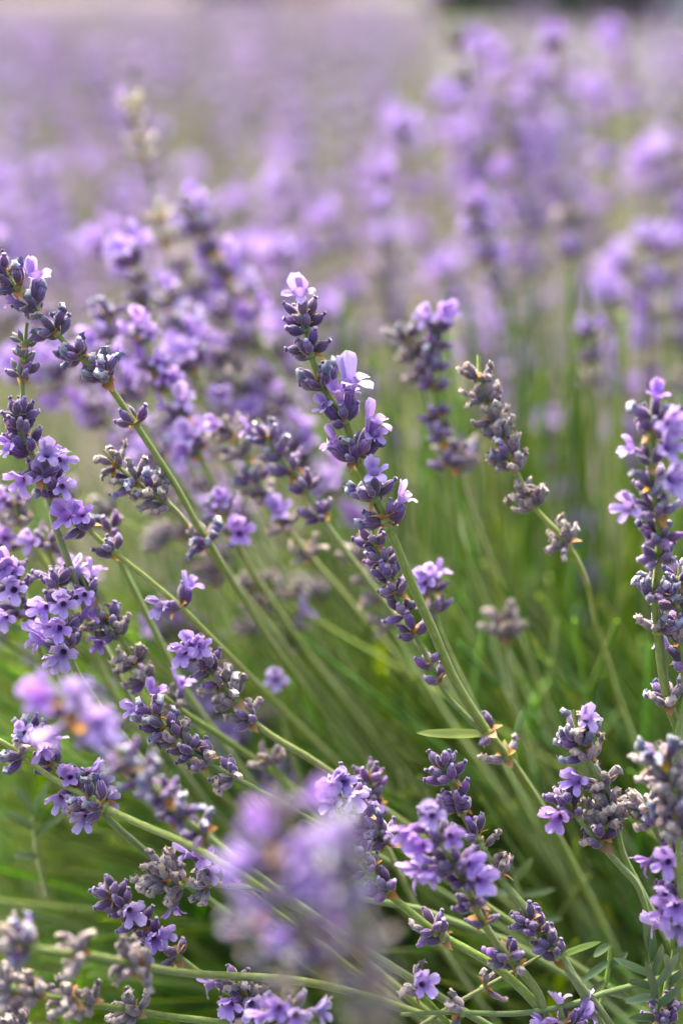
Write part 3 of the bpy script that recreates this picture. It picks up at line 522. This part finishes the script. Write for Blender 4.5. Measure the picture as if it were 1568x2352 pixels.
S('violet and grey cropped stalk twined with the tall broad flowered stalk',
  [(1560, 1300, -2), (1556, 1380, -1), (1562, 1450, 0), (1570, 1530, 1), (1566, 1620, 2), (1556, 1690, 3), (1552, 1780, 8)],
  [(1558, 1340, 7, 'bw', []), (1552, 1392, 7, 'bw', [(1566, 1360)]), (1545, 1440, 6, 'bw', []), (1562, 1475, 7, 'bd', []), (1562, 1530, 4, 'b', [(1552, 1512)])], rad=.75, base=Vector((.21, .48, 0)))
S('sharp stalk with one upturned lilac flower over ash grey withered buds',
  [(1312, 1630, 0), (1328, 1690, 0), (1342, 1730, 0), (1368, 1775, 0), (1392, 1815, 1), (1410, 1870, 4), (1430, 1960, 10), (1480, 2060, 20)],
  [(1325, 1690, 6, 'dw', [(1340, 1638)]), (1335, 1715, 7, 'dwb', []), (1348, 1745, 6, 'wd', []), (1390, 1800, 5, 'd', [(1308, 1778)])], rad=.7)
S('large sharp beige grey seed head over a bending green stem, near the picture edge',
  [(1410, 1820, 2), (1398, 1860, 2), (1385, 1905, 2), (1378, 1935, 2), (1420, 1985, 4), (1460, 2030, 8), (1485, 2100, 16), (1495, 2180, 26)],
  [(1405, 1850, 8, 'd', []), (1398, 1872, 9, 'd', [], 1.1), (1390, 1900, 8, 'dd', []), (1382, 1930, 5, 'db', []), (1455, 1890, 5, 'd', [])], rad=.75)
S('little violet bud cluster with a small flower low beside the beige seed head',
  [(1290, 1800, 1), (1305, 1850, 1), (1340, 1895, 1), (1375, 1938, 2)], [(1300, 1845, 7, 'b', []), (1318, 1868, 5, 'b', [(1270, 1870)]), (1368, 1945, 2, 'b', [])], tail=False, rad=.6)
S('blurred grey seed spike at the picture edge above the drooping violet flowers',
  [(1500, 1705, -32), (1530, 1760, -32), (1550, 1830, -32), (1556, 1920, -30), (1562, 2050, -24)],
  [(1518, 1745, 8, 'dw', []), (1540, 1795, 9, 'd', []), (1550, 1850, 9, 'dw', []), (1540, 1890, 7, 'wd', []), (1552, 1925, 7, 'dw', [])], base=Vector((.2, .46, 0)))
S('small grey seed head bending over from the blurred seed spike',
  [(1478, 1830, -10), (1490, 1870, -10), (1515, 1930, -8), (1550, 2020, -2)], [(1480, 1860, 6, 'd', []), (1492, 1895, 7, 'dw', [])], rad=.7)
S('hanging cluster of large violet flowers cropped by the picture edge',
  [(1535, 1930, -16), (1548, 1990, -16), (1556, 2060, -16), (1564, 2140, -14), (1572, 2240, -10)],
  [(1545, 1985, 5, 'b', [(1510, 1955), (1545, 1945), (1500, 1990)]), (1552, 2045, 5, 'b', [(1505, 2045), (1545, 2010), (1530, 2060)]), (1560, 2105, 5, 'b', [(1510, 2075), (1552, 2075), (1540, 2130)]), (1566, 2155, 4, 'b', [(1545, 2150), (1562, 2130)])], base=Vector((.2, .45, 0)))
S('dark budded stalk low at the corner among the narrow leaf shoots',
  [(1520, 2290, 2), (1525, 2330, 2), (1530, 2400, 4)], [(1520, 2320, 5, 'b', []), (1526, 2350, 5, 'b', [])], base=Vector((.2, .45, 0)))
# -- blurred heads of the left edge behind
for lab, pts, wh in (
    ('blurred mauve head at the picture edge under the young green tipped stalk', [(25, 1130, 40), (45, 1190, 40), (90, 1270, 44)], [(30, 1165, 7, 'wb', [(10, 1130)]), (50, 1200, 6, 'd', [])]),
    ('blurred violet head with an orange bract left of the thin bright stem', [(100, 1210, 38), (108, 1250, 38), (130, 1320, 42)], [(105, 1255, 5, 'b', [(120, 1265), (80, 1240)])]),
    ('blue tipped bud pair on a thin stem above the diagonal flowering stalk', [(250, 1185, 26), (258, 1230, 26), (285, 1310, 30)], [(256, 1225, 5, 'bw', [])]),
    ('pale lilac blurred head at the picture edge behind the violet flowers', [(10, 1225, 46), (15, 1270, 46), (35, 1330, 50)], [(14, 1255, 5, 'b', [(5, 1215), (30, 1235)])]),
    ('grey tufted head blurred beside the shaggy withered head', [(410, 720, 90), (415, 760, 90), (440, 850, 95)], [(412, 755, 10, 'dw', [])]),
    ('dark shaggy seed head behind the pale lilac flowering stalk', [(520, 820, 95), (550, 900, 95), (590, 960, 98), (640, 1050, 110)], [(530, 855, 8, 'd', []), (555, 905, 9, 'dw', []), (590, 960, 9, 'd', []), (500, 840, 6, 'd', [])]),
    ('grey brown head behind the withered lilac stalk', [(600, 900, 120), (630, 960, 120), (680, 1060, 125)], [(610, 925, 9, 'd', []), (635, 970, 8, 'd', [])]),
    ('soft lilac head right of the dull purple ring of buds', [(560, 700, 130), (580, 790, 130), (620, 900, 135)], [(565, 740, 6, 'b', [(540, 710), (600, 700)]), (575, 790, 6, 'bw', [(550, 770)])]),
    ('dull grey head low among the green stems left of the budded stalk', [(570, 1310, 70), (590, 1370, 70), (640, 1470, 80)], [(582, 1350, 8, 'd', []), (597, 1385, 6, 'd', [])]),
    ('dim mauve head low among the green stems below the grey withered stalk', [(700, 1330, 90), (715, 1380, 90), (760, 1470, 98)], [(708, 1365, 8, 'd', [])]),
    ('tiny grey head on a thin stem beside the flat leaf of the main stalk', [(620, 1720, 36), (628, 1760, 36), (680, 1830, 40)], [(622, 1755, 6, 'd', [])])):
    S(lab, pts, wh, rad=.75)

# -- tall blurred stalks of the bush behind that stand out
S('very tall pale stemmed stalk with dark ring heads reaching the top edge of the picture',
  [(1000, -20, 310), (1040, 90, 310), (1070, 190, 310), (1098, 300, 310), (1125, 430, 310), (1150, 560, 312), (1165, 700, 316)],
  [(1008, 10, 7, 'bw', []), (1043, 105, 9, 'wd', []), (1072, 197, 9, 'wd', []), (1110, 368, 9, 'dw', []), (1140, 500, 7, 'b', [(1120, 480)])], base=BASE_BACK + Vector((.02, .02, 0)), s=1.05)
S('tall stalk ending in one round pale lilac flower head near the top edge',
  [(1265, 60, 330), (1272, 130, 330), (1285, 230, 330), (1300, 360, 330), (1312, 500, 330), (1318, 640, 332)],
  [(1268, 115, 5, 'b', [(1250, 80), (1285, 80), (1265, 70)]), (1290, 180, 4, 'd', [])], base=BASE_BACK + Vector((.08, .03, 0)), s=1.2)
S('wide umbrella shaped grey seed head over dark buds in the tall back bush',
  [(1308, 480, 290), (1308, 530, 290), (1305, 590, 290), (1300, 700, 292)],
  [(1308, 515, 14, 'd', [], 1.35), (1306, 590, 10, 'b', [(1300, 555)], 1.1)], base=BASE_BACK + Vector((.1, .0, 0)), s=1.1)
S('pinkish brown fading head among purple ones below the umbrella shaped seed head',
  [(1345, 730, 190), (1352, 790, 190), (1358, 870, 190), (1365, 980, 194)],
  [(1348, 770, 8, 'bk', [(1330, 745), (1370, 745)]), (1355, 830, 7, 'b', []), (1360, 880, 5, 'kd', [])], base=BASE_BACK + Vector((.06, -.1, 0)), s=1.1)
S('column of soft lilac tufts standing alone above the green gap',
  [(925, 270, 330), (915, 350, 330), (880, 430, 330), (882, 500, 330), (878, 590, 332), (885, 700, 336)],
  [(920, 320, 6, 'b', [(905, 290), (940, 290), (915, 280)]), (895, 425, 6, 'b', [(865, 405), (890, 400)]), (882, 490, 7, 'bw', [(880, 465)]), (878, 580, 5, 'd', [(875, 555)])], base=BASE_BACK + Vector((-.05, .05, 0)), s=1.25)
S('purple cluster of soft flowers on a leaning stalk right of the column of lilac tufts',
  [(1085, 440, 240), (1095, 500, 240), (1110, 560, 240), (1135, 640, 240), (1160, 740, 244)],
  [(1092, 490, 6, 'b', [(1070, 470), (1110, 465), (1095, 450)]), (1100, 535, 6, 'b', [(1065, 530), (1125, 530)]), (1115, 590, 6, 'bw', [(1090, 570), (1140, 580)]), (1140, 660, 6, 'bw', [])], base=BASE_BACK + Vector((.03, -.08, 0)), s=1.2)
# ------------------------------------------------------------------ leafy shoots (one can count them)
def shoot(label, pts, base_leaves, W=1.0, L=30):
    wp = catmull([at(*p) for p in pts], 6); org = Vector(wp[-1]); root = tag(link('leafy_shoot', None), label, 'lavender shoot', 'leafy lavender shoots'); root.location = org
    mb = MB(); mb.add(t_tube([p - org for p in wp], lambda u: .7 * MM * (.6 + .6 * u), 8).done()); link('stem', mb.mesh('stem'), root)
    for (u, tx, ty, dz) in base_leaves:
        k = min(len(wp) - 1, int(u * (len(wp) - 1))); p = wp[k]; x, y, off = proj(p); dp = FOCUS + off / 1000
        v = cam_dir((tx - x) / FPX * dp, (ty - y) / FPX * dp, dz * MM)
        link('leaf', random.choice(SHOOT), root, frame(v, UP * .4 - FW, p - org) @ Matrix.Diagonal((1.0, 1.0, v.length / (12 * MM), 1)))
shoot('grey green leafy shoot standing upright in the bottom corner', [(1492, 2190, -1), (1500, 2250, 0), (1506, 2310, 0), (1512, 2400, 2)],
      [(.05, 1474, 2120, 4), (.08, 1500, 2105, 2), (.15, 1486, 2135, 7), (.3, 1412, 2195, 6), (.32, 1516, 2140, 8), (.45, 1425, 2232, 4), (.48, 1560, 2190, 2), (.6, 1430, 2280, 5), (.62, 1478, 2190, 8), (.7, 1562, 2265, 3), (.8, 1440, 2320, 4)])
shoot('narrow leaved shoot cropped by the picture edge beside the upright one', [(1550, 2130, 6), (1545, 2190, 6), (1530, 2260, 6), (1515, 2350, 6)],
      [(.05, 1520, 2060, 3), (.1, 1562, 2050, 3), (.3, 1532, 2090, 5), (.5, 1575, 2150, 3), (.6, 1520, 2165, 5), (.7, 1585, 2210, 2)])
shoot('dim narrow leaved shoot under the nodding bud cluster', [(1400, 2170, 14), (1395, 2230, 14), (1380, 2300, 14), (1370, 2380, 14)],
      [(.05, 1350, 2185, 2), (.25, 1330, 2235, 4), (.3, 1440, 2190, 2), (.45, 1330, 2290, 3), (.6, 1430, 2270, 4)])
shoot('blurred leafy shoot in the green under the bare diagonal stem', [(75, 1860, 60), (85, 1950, 60), (110, 2060, 60)],
      [(.05, 40, 1800, 2), (.1, 105, 1790, 4), (.3, 20, 1850, 4), (.4, 140, 1860, 4), (.6, 40, 1950, 4)])
shoot('single upturned green leaf tip beside the foot of the tall central stalk', [(1182, 1680, 22), (1180, 1730, 24), (1190, 1790, 30)], [(.1, 1206, 1628, 2)])
shoot('dark leafy sprig lying in the shade below the violet flowers', [(1180, 2010, 60), (1200, 2080, 60), (1230, 2180, 60)],
      [(.05, 1150, 1960, 2), (.1, 1230, 1965, 4), (.3, 1130, 2040, 4), (.4, 1270, 2040, 4), (.6, 1160, 2120, 4), (.7, 1290, 2110, 2)])

# ------------------------------------------------------------------ foliage of the main bush and of the bush behind (nobody could count it)
def blade(tp_list, b, e, sag, r, mb, n=5, seg=4, mi=LEA):
    b = Vector(b); e = Vector(e); m = (b + e) / 2 + Vector((0, 0, sag)); pts = []
    for k in range(n + 1):
        u = k / n; pts.append(b * (1 - u) ** 2 + m * 2 * u * (1 - u) + e * u * u)
    t = t_tube(pts, lambda u: r * (1 - .45 * u), seg, mi, .1); a = random.random(); t.t = [a] * len(t.t); mb.add(t.done())
mb = MB()
U = random.uniform
def visible_ok(e, lo): x, y, o = proj(Vector(e)); return y > lo
for k in range(1150):                                   # main bush: stems fan out from its foot
    e = at(U(-300, 1500), U(1260, 2500), U(70, 330))
    if e.z < .03: continue
    b = Vector((U(.02, .30), U(.50, .72), U(0, .03)))
    blade(None, b, e, U(.02, .07), U(.8, 1.7) * MM, mb, mi=LEA if random.random() < .88 else STE)
for k in range(560):                                    # bush behind, upright stems
    x, y = U(700, 1750), U(640, 1500); e = at(x, y, U(160, 460))
    b = Vector((e.x + U(-.03, .08), e.y + U(-.02, .05), .02)); blade(None, b, e, U(-.02, .02), U(.9, 1.9) * MM, mb, mi=LEA if random.random() < .85 else STE)
for k in range(350):
    x, y = U(-250, 800), U(900, 1500); e = at(x, y, U(160, 420))
    b = Vector((e.x + U(.0, .12), e.y + U(-.02, .05), .02)); blade(None, b, e, U(-.02, .03), U(.6, 1.2) * MM, mb, mi=LEA if random.random() < .85 else STE)
for k in range(5200):                                   # leaves low in the bushes
    y = .36 + random.random() ** 1.3 * .75; p = Vector((U(-.5, .5) * (y + .2), y, U(.02, .30) * (1 if y > .5 else .75)))
    x_, y_, o = proj(p)
    if o < 25 or (y_ < 1500 and random.random() < .7): continue
    mb.add(random.choice(LEAVES), npm(frame(Vector((U(-.8, .5), U(-.6, .6), U(.3, 1.2))), (U(-1, 1), U(-1, 1), U(-1, 1)), p, U(.8, 1.7))))
tag(link('bush_foliage', mb.mesh('bush_foliage')), 'green stems and narrow leaves filling the lavender bushes under the flowers', 'foliage', kind='stuff')

# ------------------------------------------------------------------ lavender behind: prototypes, then copies
def low(fn, *a, **k): return fn(*a, **k)
LB = [t_bud(BUD, seg=8, rings=4, seed=60 + i).done() for i in range(2)]
LD = [t_bud(DRY, seg=8, rings=4, open_=.6, seed=70 + i).join(t_tip(DRY, 4.2, 2.4, .8, 5, i, .4, 2)).done() for i in range(2)]
LW = [t_bud(BUD, seg=8, rings=4, open_=.6, seed=75 + i).join(t_tip(WIT, 4.2, 2.2, .8, 5, i, .4, 2)).done() for i in range(2)]
LF = [t_bud(BUD, seg=6, rings=3, open_=.6, seed=80 + i).join(t_flower(6, 3, 3, seed=90 + i, size=1.1)).done() for i in range(3)]
LBR = [t_bract(5, 3.6, 1.5).done()]
def whorl_mb(nb, nf, pool, mb, M=None, sc_=1.0):
    a0 = U(0, 6.28); n = nb + nf; kinds = [True] * nf + [False] * nb; random.shuffle(kinds)
    for i in range(n):
        a = a0 + 6.283 * i / n + U(-.25, .25); e = R((30 if i % 2 else 58) + U(-10, 10)); d = Vector((math.cos(a) * math.sin(e), math.sin(a) * math.sin(e), math.cos(e)))
        fm = frame(d, (0, 0, 1), Vector((d.x, d.y, U(-.6, 1.2))) * MM, U(.9, 1.15) * sc_)
        if M is not None: fm = M @ fm
        mb.add(random.choice(LF) if kinds[i] else random.choice(pool), npm(fm))
    fm = frame((1, U(-1, 1), .3), (0, 0, 1), (0, 0, 0), 1.1)
    mb.add(LBR[0], npm(M @ fm if M is not None else fm))
def whorl_mesh(name, nb, nf, pool):
    m = MB(); whorl_mb(nb, nf, pool, m); return m.mesh(name)
WH = {'f': [whorl_mesh('whorl', random.choice((4, 6)), random.choice((3, 4, 5)), LB + LW) for i in range(7)], 'h': [whorl_mesh('whorl', 6, random.choice((1, 2)), LB + LW + LD) for i in range(6)],
      'b': [whorl_mesh('whorl', 9, 0, LB) for i in range(3)], 'd': [whorl_mesh('whorl', 8, 0, LD) for i in range(4)]}
STYLES = {'lilac flowered': ['f', 'h', 'f', 'f', 'h', 'f', 'h'], 'sparse': ['f', 'h', 'b', 'f', 'b', 'h', 'd'],
          'violet budded': ['b', 'b', 'b', 'b', 'h'], 'grey headed': ['d', 'd', 'd', 'd', 'd']}
def proto(style, seqs, bend, Ls=.42):
    root = link('lavender_stalk', None)
    pts = [Vector((bend * u * u * .12, 0, Ls * u)) for u in [k / 8 for k in range(9)]]
    m = MB(); m.add(t_tube(pts, lambda u: .9 * MM * (1 - .3 * u), 6).done()); link('stem', m.mesh('stem'), root)
    z = Ls; gap = .0138
    for k, s_ in enumerate(seqs):
        u = z / Ls; d = Vector((2 * bend * u * .12 / Ls, 0, 1))
        link('whorl', random.choice(WH[s_]), root, frame(d, (0, 1, 0), (bend * u * u * .12, 0, z), U(1.15, 1.4))); z -= gap * U(.7, 1.6) * (1.9 if k == len(seqs) - 2 else 1)
    return root
PROTO = [(st, proto(st, sq, b)) for st, sq in STYLES.items() for b in (.15, .6)]
used_first = set()
def copy_tree(o):
    c = o.copy(); col.objects.link(c)
    for ch in o.children:
        k = ch.copy(); col.objects.link(k); k.parent = c
    return c
def zone(x, y):
    r = 0 if y < 190 else 1 if y < 330 else 2 if y < 450 else 3 if y < 560 else 4 if y < 760 else 5 if y < 1050 else 6
    how = ('far away', 'far out', 'high', 'midway', 'low', '', '')[r]
    marks = ((60, 'above the edge stalk'), (170, 'before the cream dry stalk'), (310, 'beside the cream dry stalk'), (430, 'past the cream dry stalk'), (540, 'above the shaggy withered head'), (640, 'above the pale lilac stalk'), (760, 'above the central tip'),
             (880, 'just past the central tip'), (990, 'above the pale topped purple stalk'), (1090, 'above the grey dried stalk'), (1200, 'past the grey dried stalk'), (1320, 'in the gap of the back bush'), (1430, 'before the broad flowered stalk'), (9999, 'above the broad flowered stalk'))
    if r > 4:
        return (('behind the sharp edge stalks', 'past the blue tipped stalk', 'by the grey withered stalk', 'near the grey dried stalk')[min(3, int(max(0, x) // 220))] if r == 5 else ('low behind the bushy violet stalk', 'in the green behind the leaning stalks', 'in the green left of the central stem')[min(2, int(max(0, x) // 260))])
    return how + ' ' + next(m for lim, m in marks if x < lim)
def lean_word(tip, o):
    a = proj(tip)[0] - proj(tip + (o.location - tip) * .3)[0]
    return 'left leaning' if a < -22 else 'right leaning' if a > 22 else 'upright'
def place(tip, lean, az, kind):
    """tip: world point of the stalk's top"""
    st, pr = PROTO[kind]; o = pr if kind not in used_first else copy_tree(pr); used_first.add(kind)
    h = tip.z; M = Matrix.Rotation(az, 4, 'Z'); s_ = 1.0
    o.rotation_euler = (0, R(lean), az); bend = (.15, .6)[kind % 2]
    Lz = .42; top = Vector((bend * .12, 0, Lz)); Rm = o.rotation_euler.to_matrix(); tv = Rm @ top
    o.location = tip - tv
    x, y, off = proj(tip); z = zone(x, y); lw = lean_word(tip, o); nf = 'soft' if off < 260 else 'blurred' if off < 520 else 'hazy'
    lab = lw + ' ' + nf + ' ' + st + ' stalk ' + z
    tag(o, lab, 'lavender', st + ' stalks in the field behind'); LABELS.setdefault(lab, []).append((y, o))
LABELS = {}
kinds_w = [0, 1, 0, 1, 2, 3, 2, 3, 4, 5, 6, 7]
n_ind = 0
spots = []
for k in range(34):                                       # tall bush on the right behind, drawn where the photograph shows it
    spots.append((U(980, 1640), 70 + 640 * random.random() ** .8, U(380, 950)))
for x, y, o in ((1085, 120, 560), (1170, 110, 620), (1230, 210, 540), (1030, 240, 600), (1160, 420, 420), (1070, 330, 520), (1120, 140, 500), (1225, 190, 500), (920, 290, 520), (1190, 250, 480), (1180, 330, 470), (1100, 470, 380), (1130, 545, 360), (1270, 425, 380), (1480, 570, 320), (1530, 590, 330), (1440, 620, 330), (1500, 380, 420), (1400, 700, 300), (1520, 730, 280), (870, 400, 520), (880, 560, 420), (870, 640, 330), (650, 440, 480), (640, 590, 420), (630, 670, 330), (760, 740, 330), (1130, 760, 420), (1260, 1010, 300), (1030, 640, 380)):
    spots.append((x, y, o))
for k in range(78):
    spots.append((U(-160, 700), 70 + 540 * random.random(), 0))
for k in range(26):
    spots.append((U(620, 1000), 170 + 420 * random.random() ** 1.1, 0))
n_back = len(spots)
for k in range(17):                                       # soft heads of the main bush behind the sharp ones
    x = U(-100, 540); y = U(540, 900) + .25 * max(0, x - 150); spots.append((x, y, U(110, 260)))
for k in range(6):
    spots.append((U(-80, 480), U(1080, 1480), U(80, 170)))
for (x, y, o) in spots:
    if o == 0: o = 1000 * (.15 / max(.05, math.tan(math.atan((y - 0) / FPX)) + .0) * U(.85, 1.35)) - FOCUS * 1000; o = min(max(o, 110), 1500)
    tip = at(x, y, o); n_ind += 1
    if n_ind <= n_back: place(tip, U(-4, 14), R(180) + U(-.9, .9), random.choice(kinds_w))
    else: place(tip, U(22, 46), R(180) + U(-.4, .4), random.choice((0, 1, 2, 3, 2, 3, 6, 7, 4)))

for lab, lst in LABELS.items():                           # those that still read alike are told apart by height
    if len(lst) > 1:
        lst.sort(key=lambda e: e[0]); n = len(lst)
        words = {2: ('upper of two', 'lower of two'), 3: ('topmost', 'middle one', 'lowest')}.get(n, ['topmost'] + ['second from top', 'third from top', 'fourth from top', 'fifth from top', 'sixth from top'][:n - 2] + ['lowest'])
        for (yy, o), wd in zip(lst, words): o['label'] = lab + ', ' + wd
# ------------------------------------------------------------------ the rest of the field: one mass of spikes, stems and leaves
def spike_tp(seqs, nwh, cheap):
    m = MB(); z = 0
    for k in range(nwh):
        s_ = seqs[k % len(seqs)]
        M = Matrix.Translation((0, 0, -z * 1.0))
        if s_ == 'd': whorl_mb(5, 0, LD if not cheap else CD, m, M)
        elif s_ == 'b': whorl_mb(6, 0, LB if not cheap else CB, m, M)
        else: whorl_mb(4, random.choice((2, 3, 5)), LB if not cheap else CB, m, M)
        z += U(.012, .022)
    return m
def octa(mi, L, r, t=.7):
    tp = T(); tp.V = [(0, 0, 0), (r, 0, L * .6), (0, r, L * .6), (-r, 0, L * .6), (0, -r, L * .6), (0, 0, L)]; tp.t = [.4, t, t, t, t, .9]
    tp.F = [(0, 2, 1), (0, 3, 2), (0, 4, 3), (0, 1, 4), (1, 2, 5), (2, 3, 5), (3, 4, 5), (4, 1, 5)]; tp.m = [mi] * 8; return tp.done()
CB = [octa(BUD, 5.6 * MM, 1.5 * MM)]; CD = [octa(DRY, 6.5 * MM, 1.5 * MM)]
MATS.append(mat('faded_dimmed_petal', [(0, (.20, .12, .28)), (.5, (.30, .215, .43)), (1, (.42, .33, .54))], .65, .2, .02, .25, .25, .2))  # faded petals, darkened in colour to stand for lower exposure of the far field
CF = [octa(FLO, 8.5 * MM, 3.0 * MM, .7), octa(len(MATS) - 1, 8.5 * MM, 3.0 * MM, .7), octa(len(MATS) - 1, 7.5 * MM, 2.6 * MM, .7)]
LF_save = LF
LF = CF
class Packed: pass
def pack(m):
    p = Packed(); p.v = np.concatenate(m.V); p.loops = np.concatenate(m.L); p.tot = np.concatenate(m.N); p.mm = np.concatenate(m.M); p.tt = np.concatenate(m.t); return p
SP = [pack(spike_tp(['f', 'f', 'f'], 6, True)) for _ in range(3)] + [pack(spike_tp(['f', 'b', 'f'], 6, True)) for _ in range(2)] + [pack(spike_tp(['d'], 5, True)) for _ in range(2)] + [pack(spike_tp(['b'], 5, True))]
tube6 = t_tube([Vector((0, 0, -.36)), Vector((.02, 0, -.18)), Vector((0, 0, 0))], .9 * MM, 3, STE, 0).done()
mb = MB()
def canopy(x, y): return .468 - .02 * min(1, max(0, (y - 3) / 3)) + .03 * math.sin(x * 5.1 + 1) * math.sin(y * 3.7 + .5) + .022 * math.sin(x * 13 + y * 7)
def beyond(x, y):                                     # past the field's far edge
    return y > 5.6 and x > .34 + (y - 5.6) * .06
nsp = 0
for (y0, y1, dens, sc0) in ((.95, 1.5, 130, 1.15), (1.5, 3.2, 180, 1.25), (3.2, 6.5, 120, 1.6), (6.5, 13, 26, 2.3), (13, 42, 5, 3.4)):
    n = int(dens * .33 * (y1 * y1 - y0 * y0))
    for k in range(n):
        y = math.sqrt(U(y0 * y0, y1 * y1)); x = U(-.33, .33) * (y + .15)
        if beyond(x, y): continue
        z = canopy(x, y) + random.gauss(0, .046 if y < 3 else .03) - (.05 if y < 1.2 and x > -.05 else 0)
        pt = math.sin(x * 2.3 + 1.3 * math.sin(y * 1.1)) * math.sin(y * 1.9 + .7) + .5 * math.sin(x * 7.1 + y * 3.3) * math.sin(y * 4.7 - x * 2.1)
        if pt < -.1 and random.random() < (.8 if y < 4 else .45): continue       # gaps between the bushes
        fm = frame((random.gauss(-.12, .14), random.gauss(0, .14), 1), (0, 1, 0), (x, y, z), U(.85, 1.15) * sc0)
        # thin the sheet where bigger stand-in spikes carry the far field
        mb.add(SP[random.choice((0, 1, 2, 0, 3, 4, 7, 5, 6) if pt > 0 else (3, 6, 5, 6, 7, 5, 6, 1))], npm(fm))
        if y < 6.5: mb.add(tube6, npm(frame((random.gauss(-.1, .12), random.gauss(0, .12), 1), (0, 1, 0), (x, y, z), 1.0)))
        nsp += 1
for k in range(200):                                      # taller spikes standing out of the sheet
    y = U(1.15, 4.2); x = U(-.30, .30) * (y + .15)
    z = canopy(x, y) + U(.02, .085); fm = frame((random.gauss(-.12, .14), random.gauss(0, .14), 1), (0, 1, 0), (x, y, z), U(1.2, 1.7))
    mb.add(SP[random.choice((0, 1, 2, 3, 4, 0, 1))], npm(fm)); mb.add(tube6, npm(frame((random.gauss(-.1, .12), 0, 1), (0, 1, 0), (x, y, z), 1.0)))
print('field tris', sum(len(a) for a in mb.N))
tag(link('lavender_field', mb.mesh('lavender_field')), 'mass of blurred lavender spikes filling the field to the horizon', 'lavender field', kind='stuff')
mb = MB()
MATS.append(mat('grey_green_leaf', [(0, (.11, .145, .05)), (.5, (.17, .195, .09)), (1, (.26, .25, .15))], .6, .3, .03, .3, .35, .35, 0, 60, .5))
bl = [t_leaf(60, 2.6, c, nv=3, nu=2, seed=3, mi=12).done() for c in (.1, .3)]
for (y0, y1, dens, sc0) in ((.8, 2.0, 1300, 1.0), (2.0, 4.5, 500, 1.6), (4.5, 11, 90, 3.2), (11, 42, 9, 6.5)):
    n = int(dens * .34 * (y1 * y1 - y0 * y0))
    for k in range(n):
        y = math.sqrt(U(y0 * y0, y1 * y1)); x = U(-.34, .34) * (y + .15)
        if beyond(x, y): continue
        top = canopy(x, y) - .10 - .02 * (sc0 > 3); z = top - .06 * sc0 - abs(random.gauss(0, .07)) + .02
        mb.add(random.choice(bl), npm(frame((random.gauss(0, .3), random.gauss(0, .3), 1), (U(-1, 1), U(-1, 1), 0), (x, y, z), sc0)))
tag(link('field_foliage', mb.mesh('field_foliage')), 'grey green stems and leaves under the field of flowers', 'foliage', kind='stuff')
print('individuals', n_ind, 'mass', nsp, 'objects', len(sc.objects))
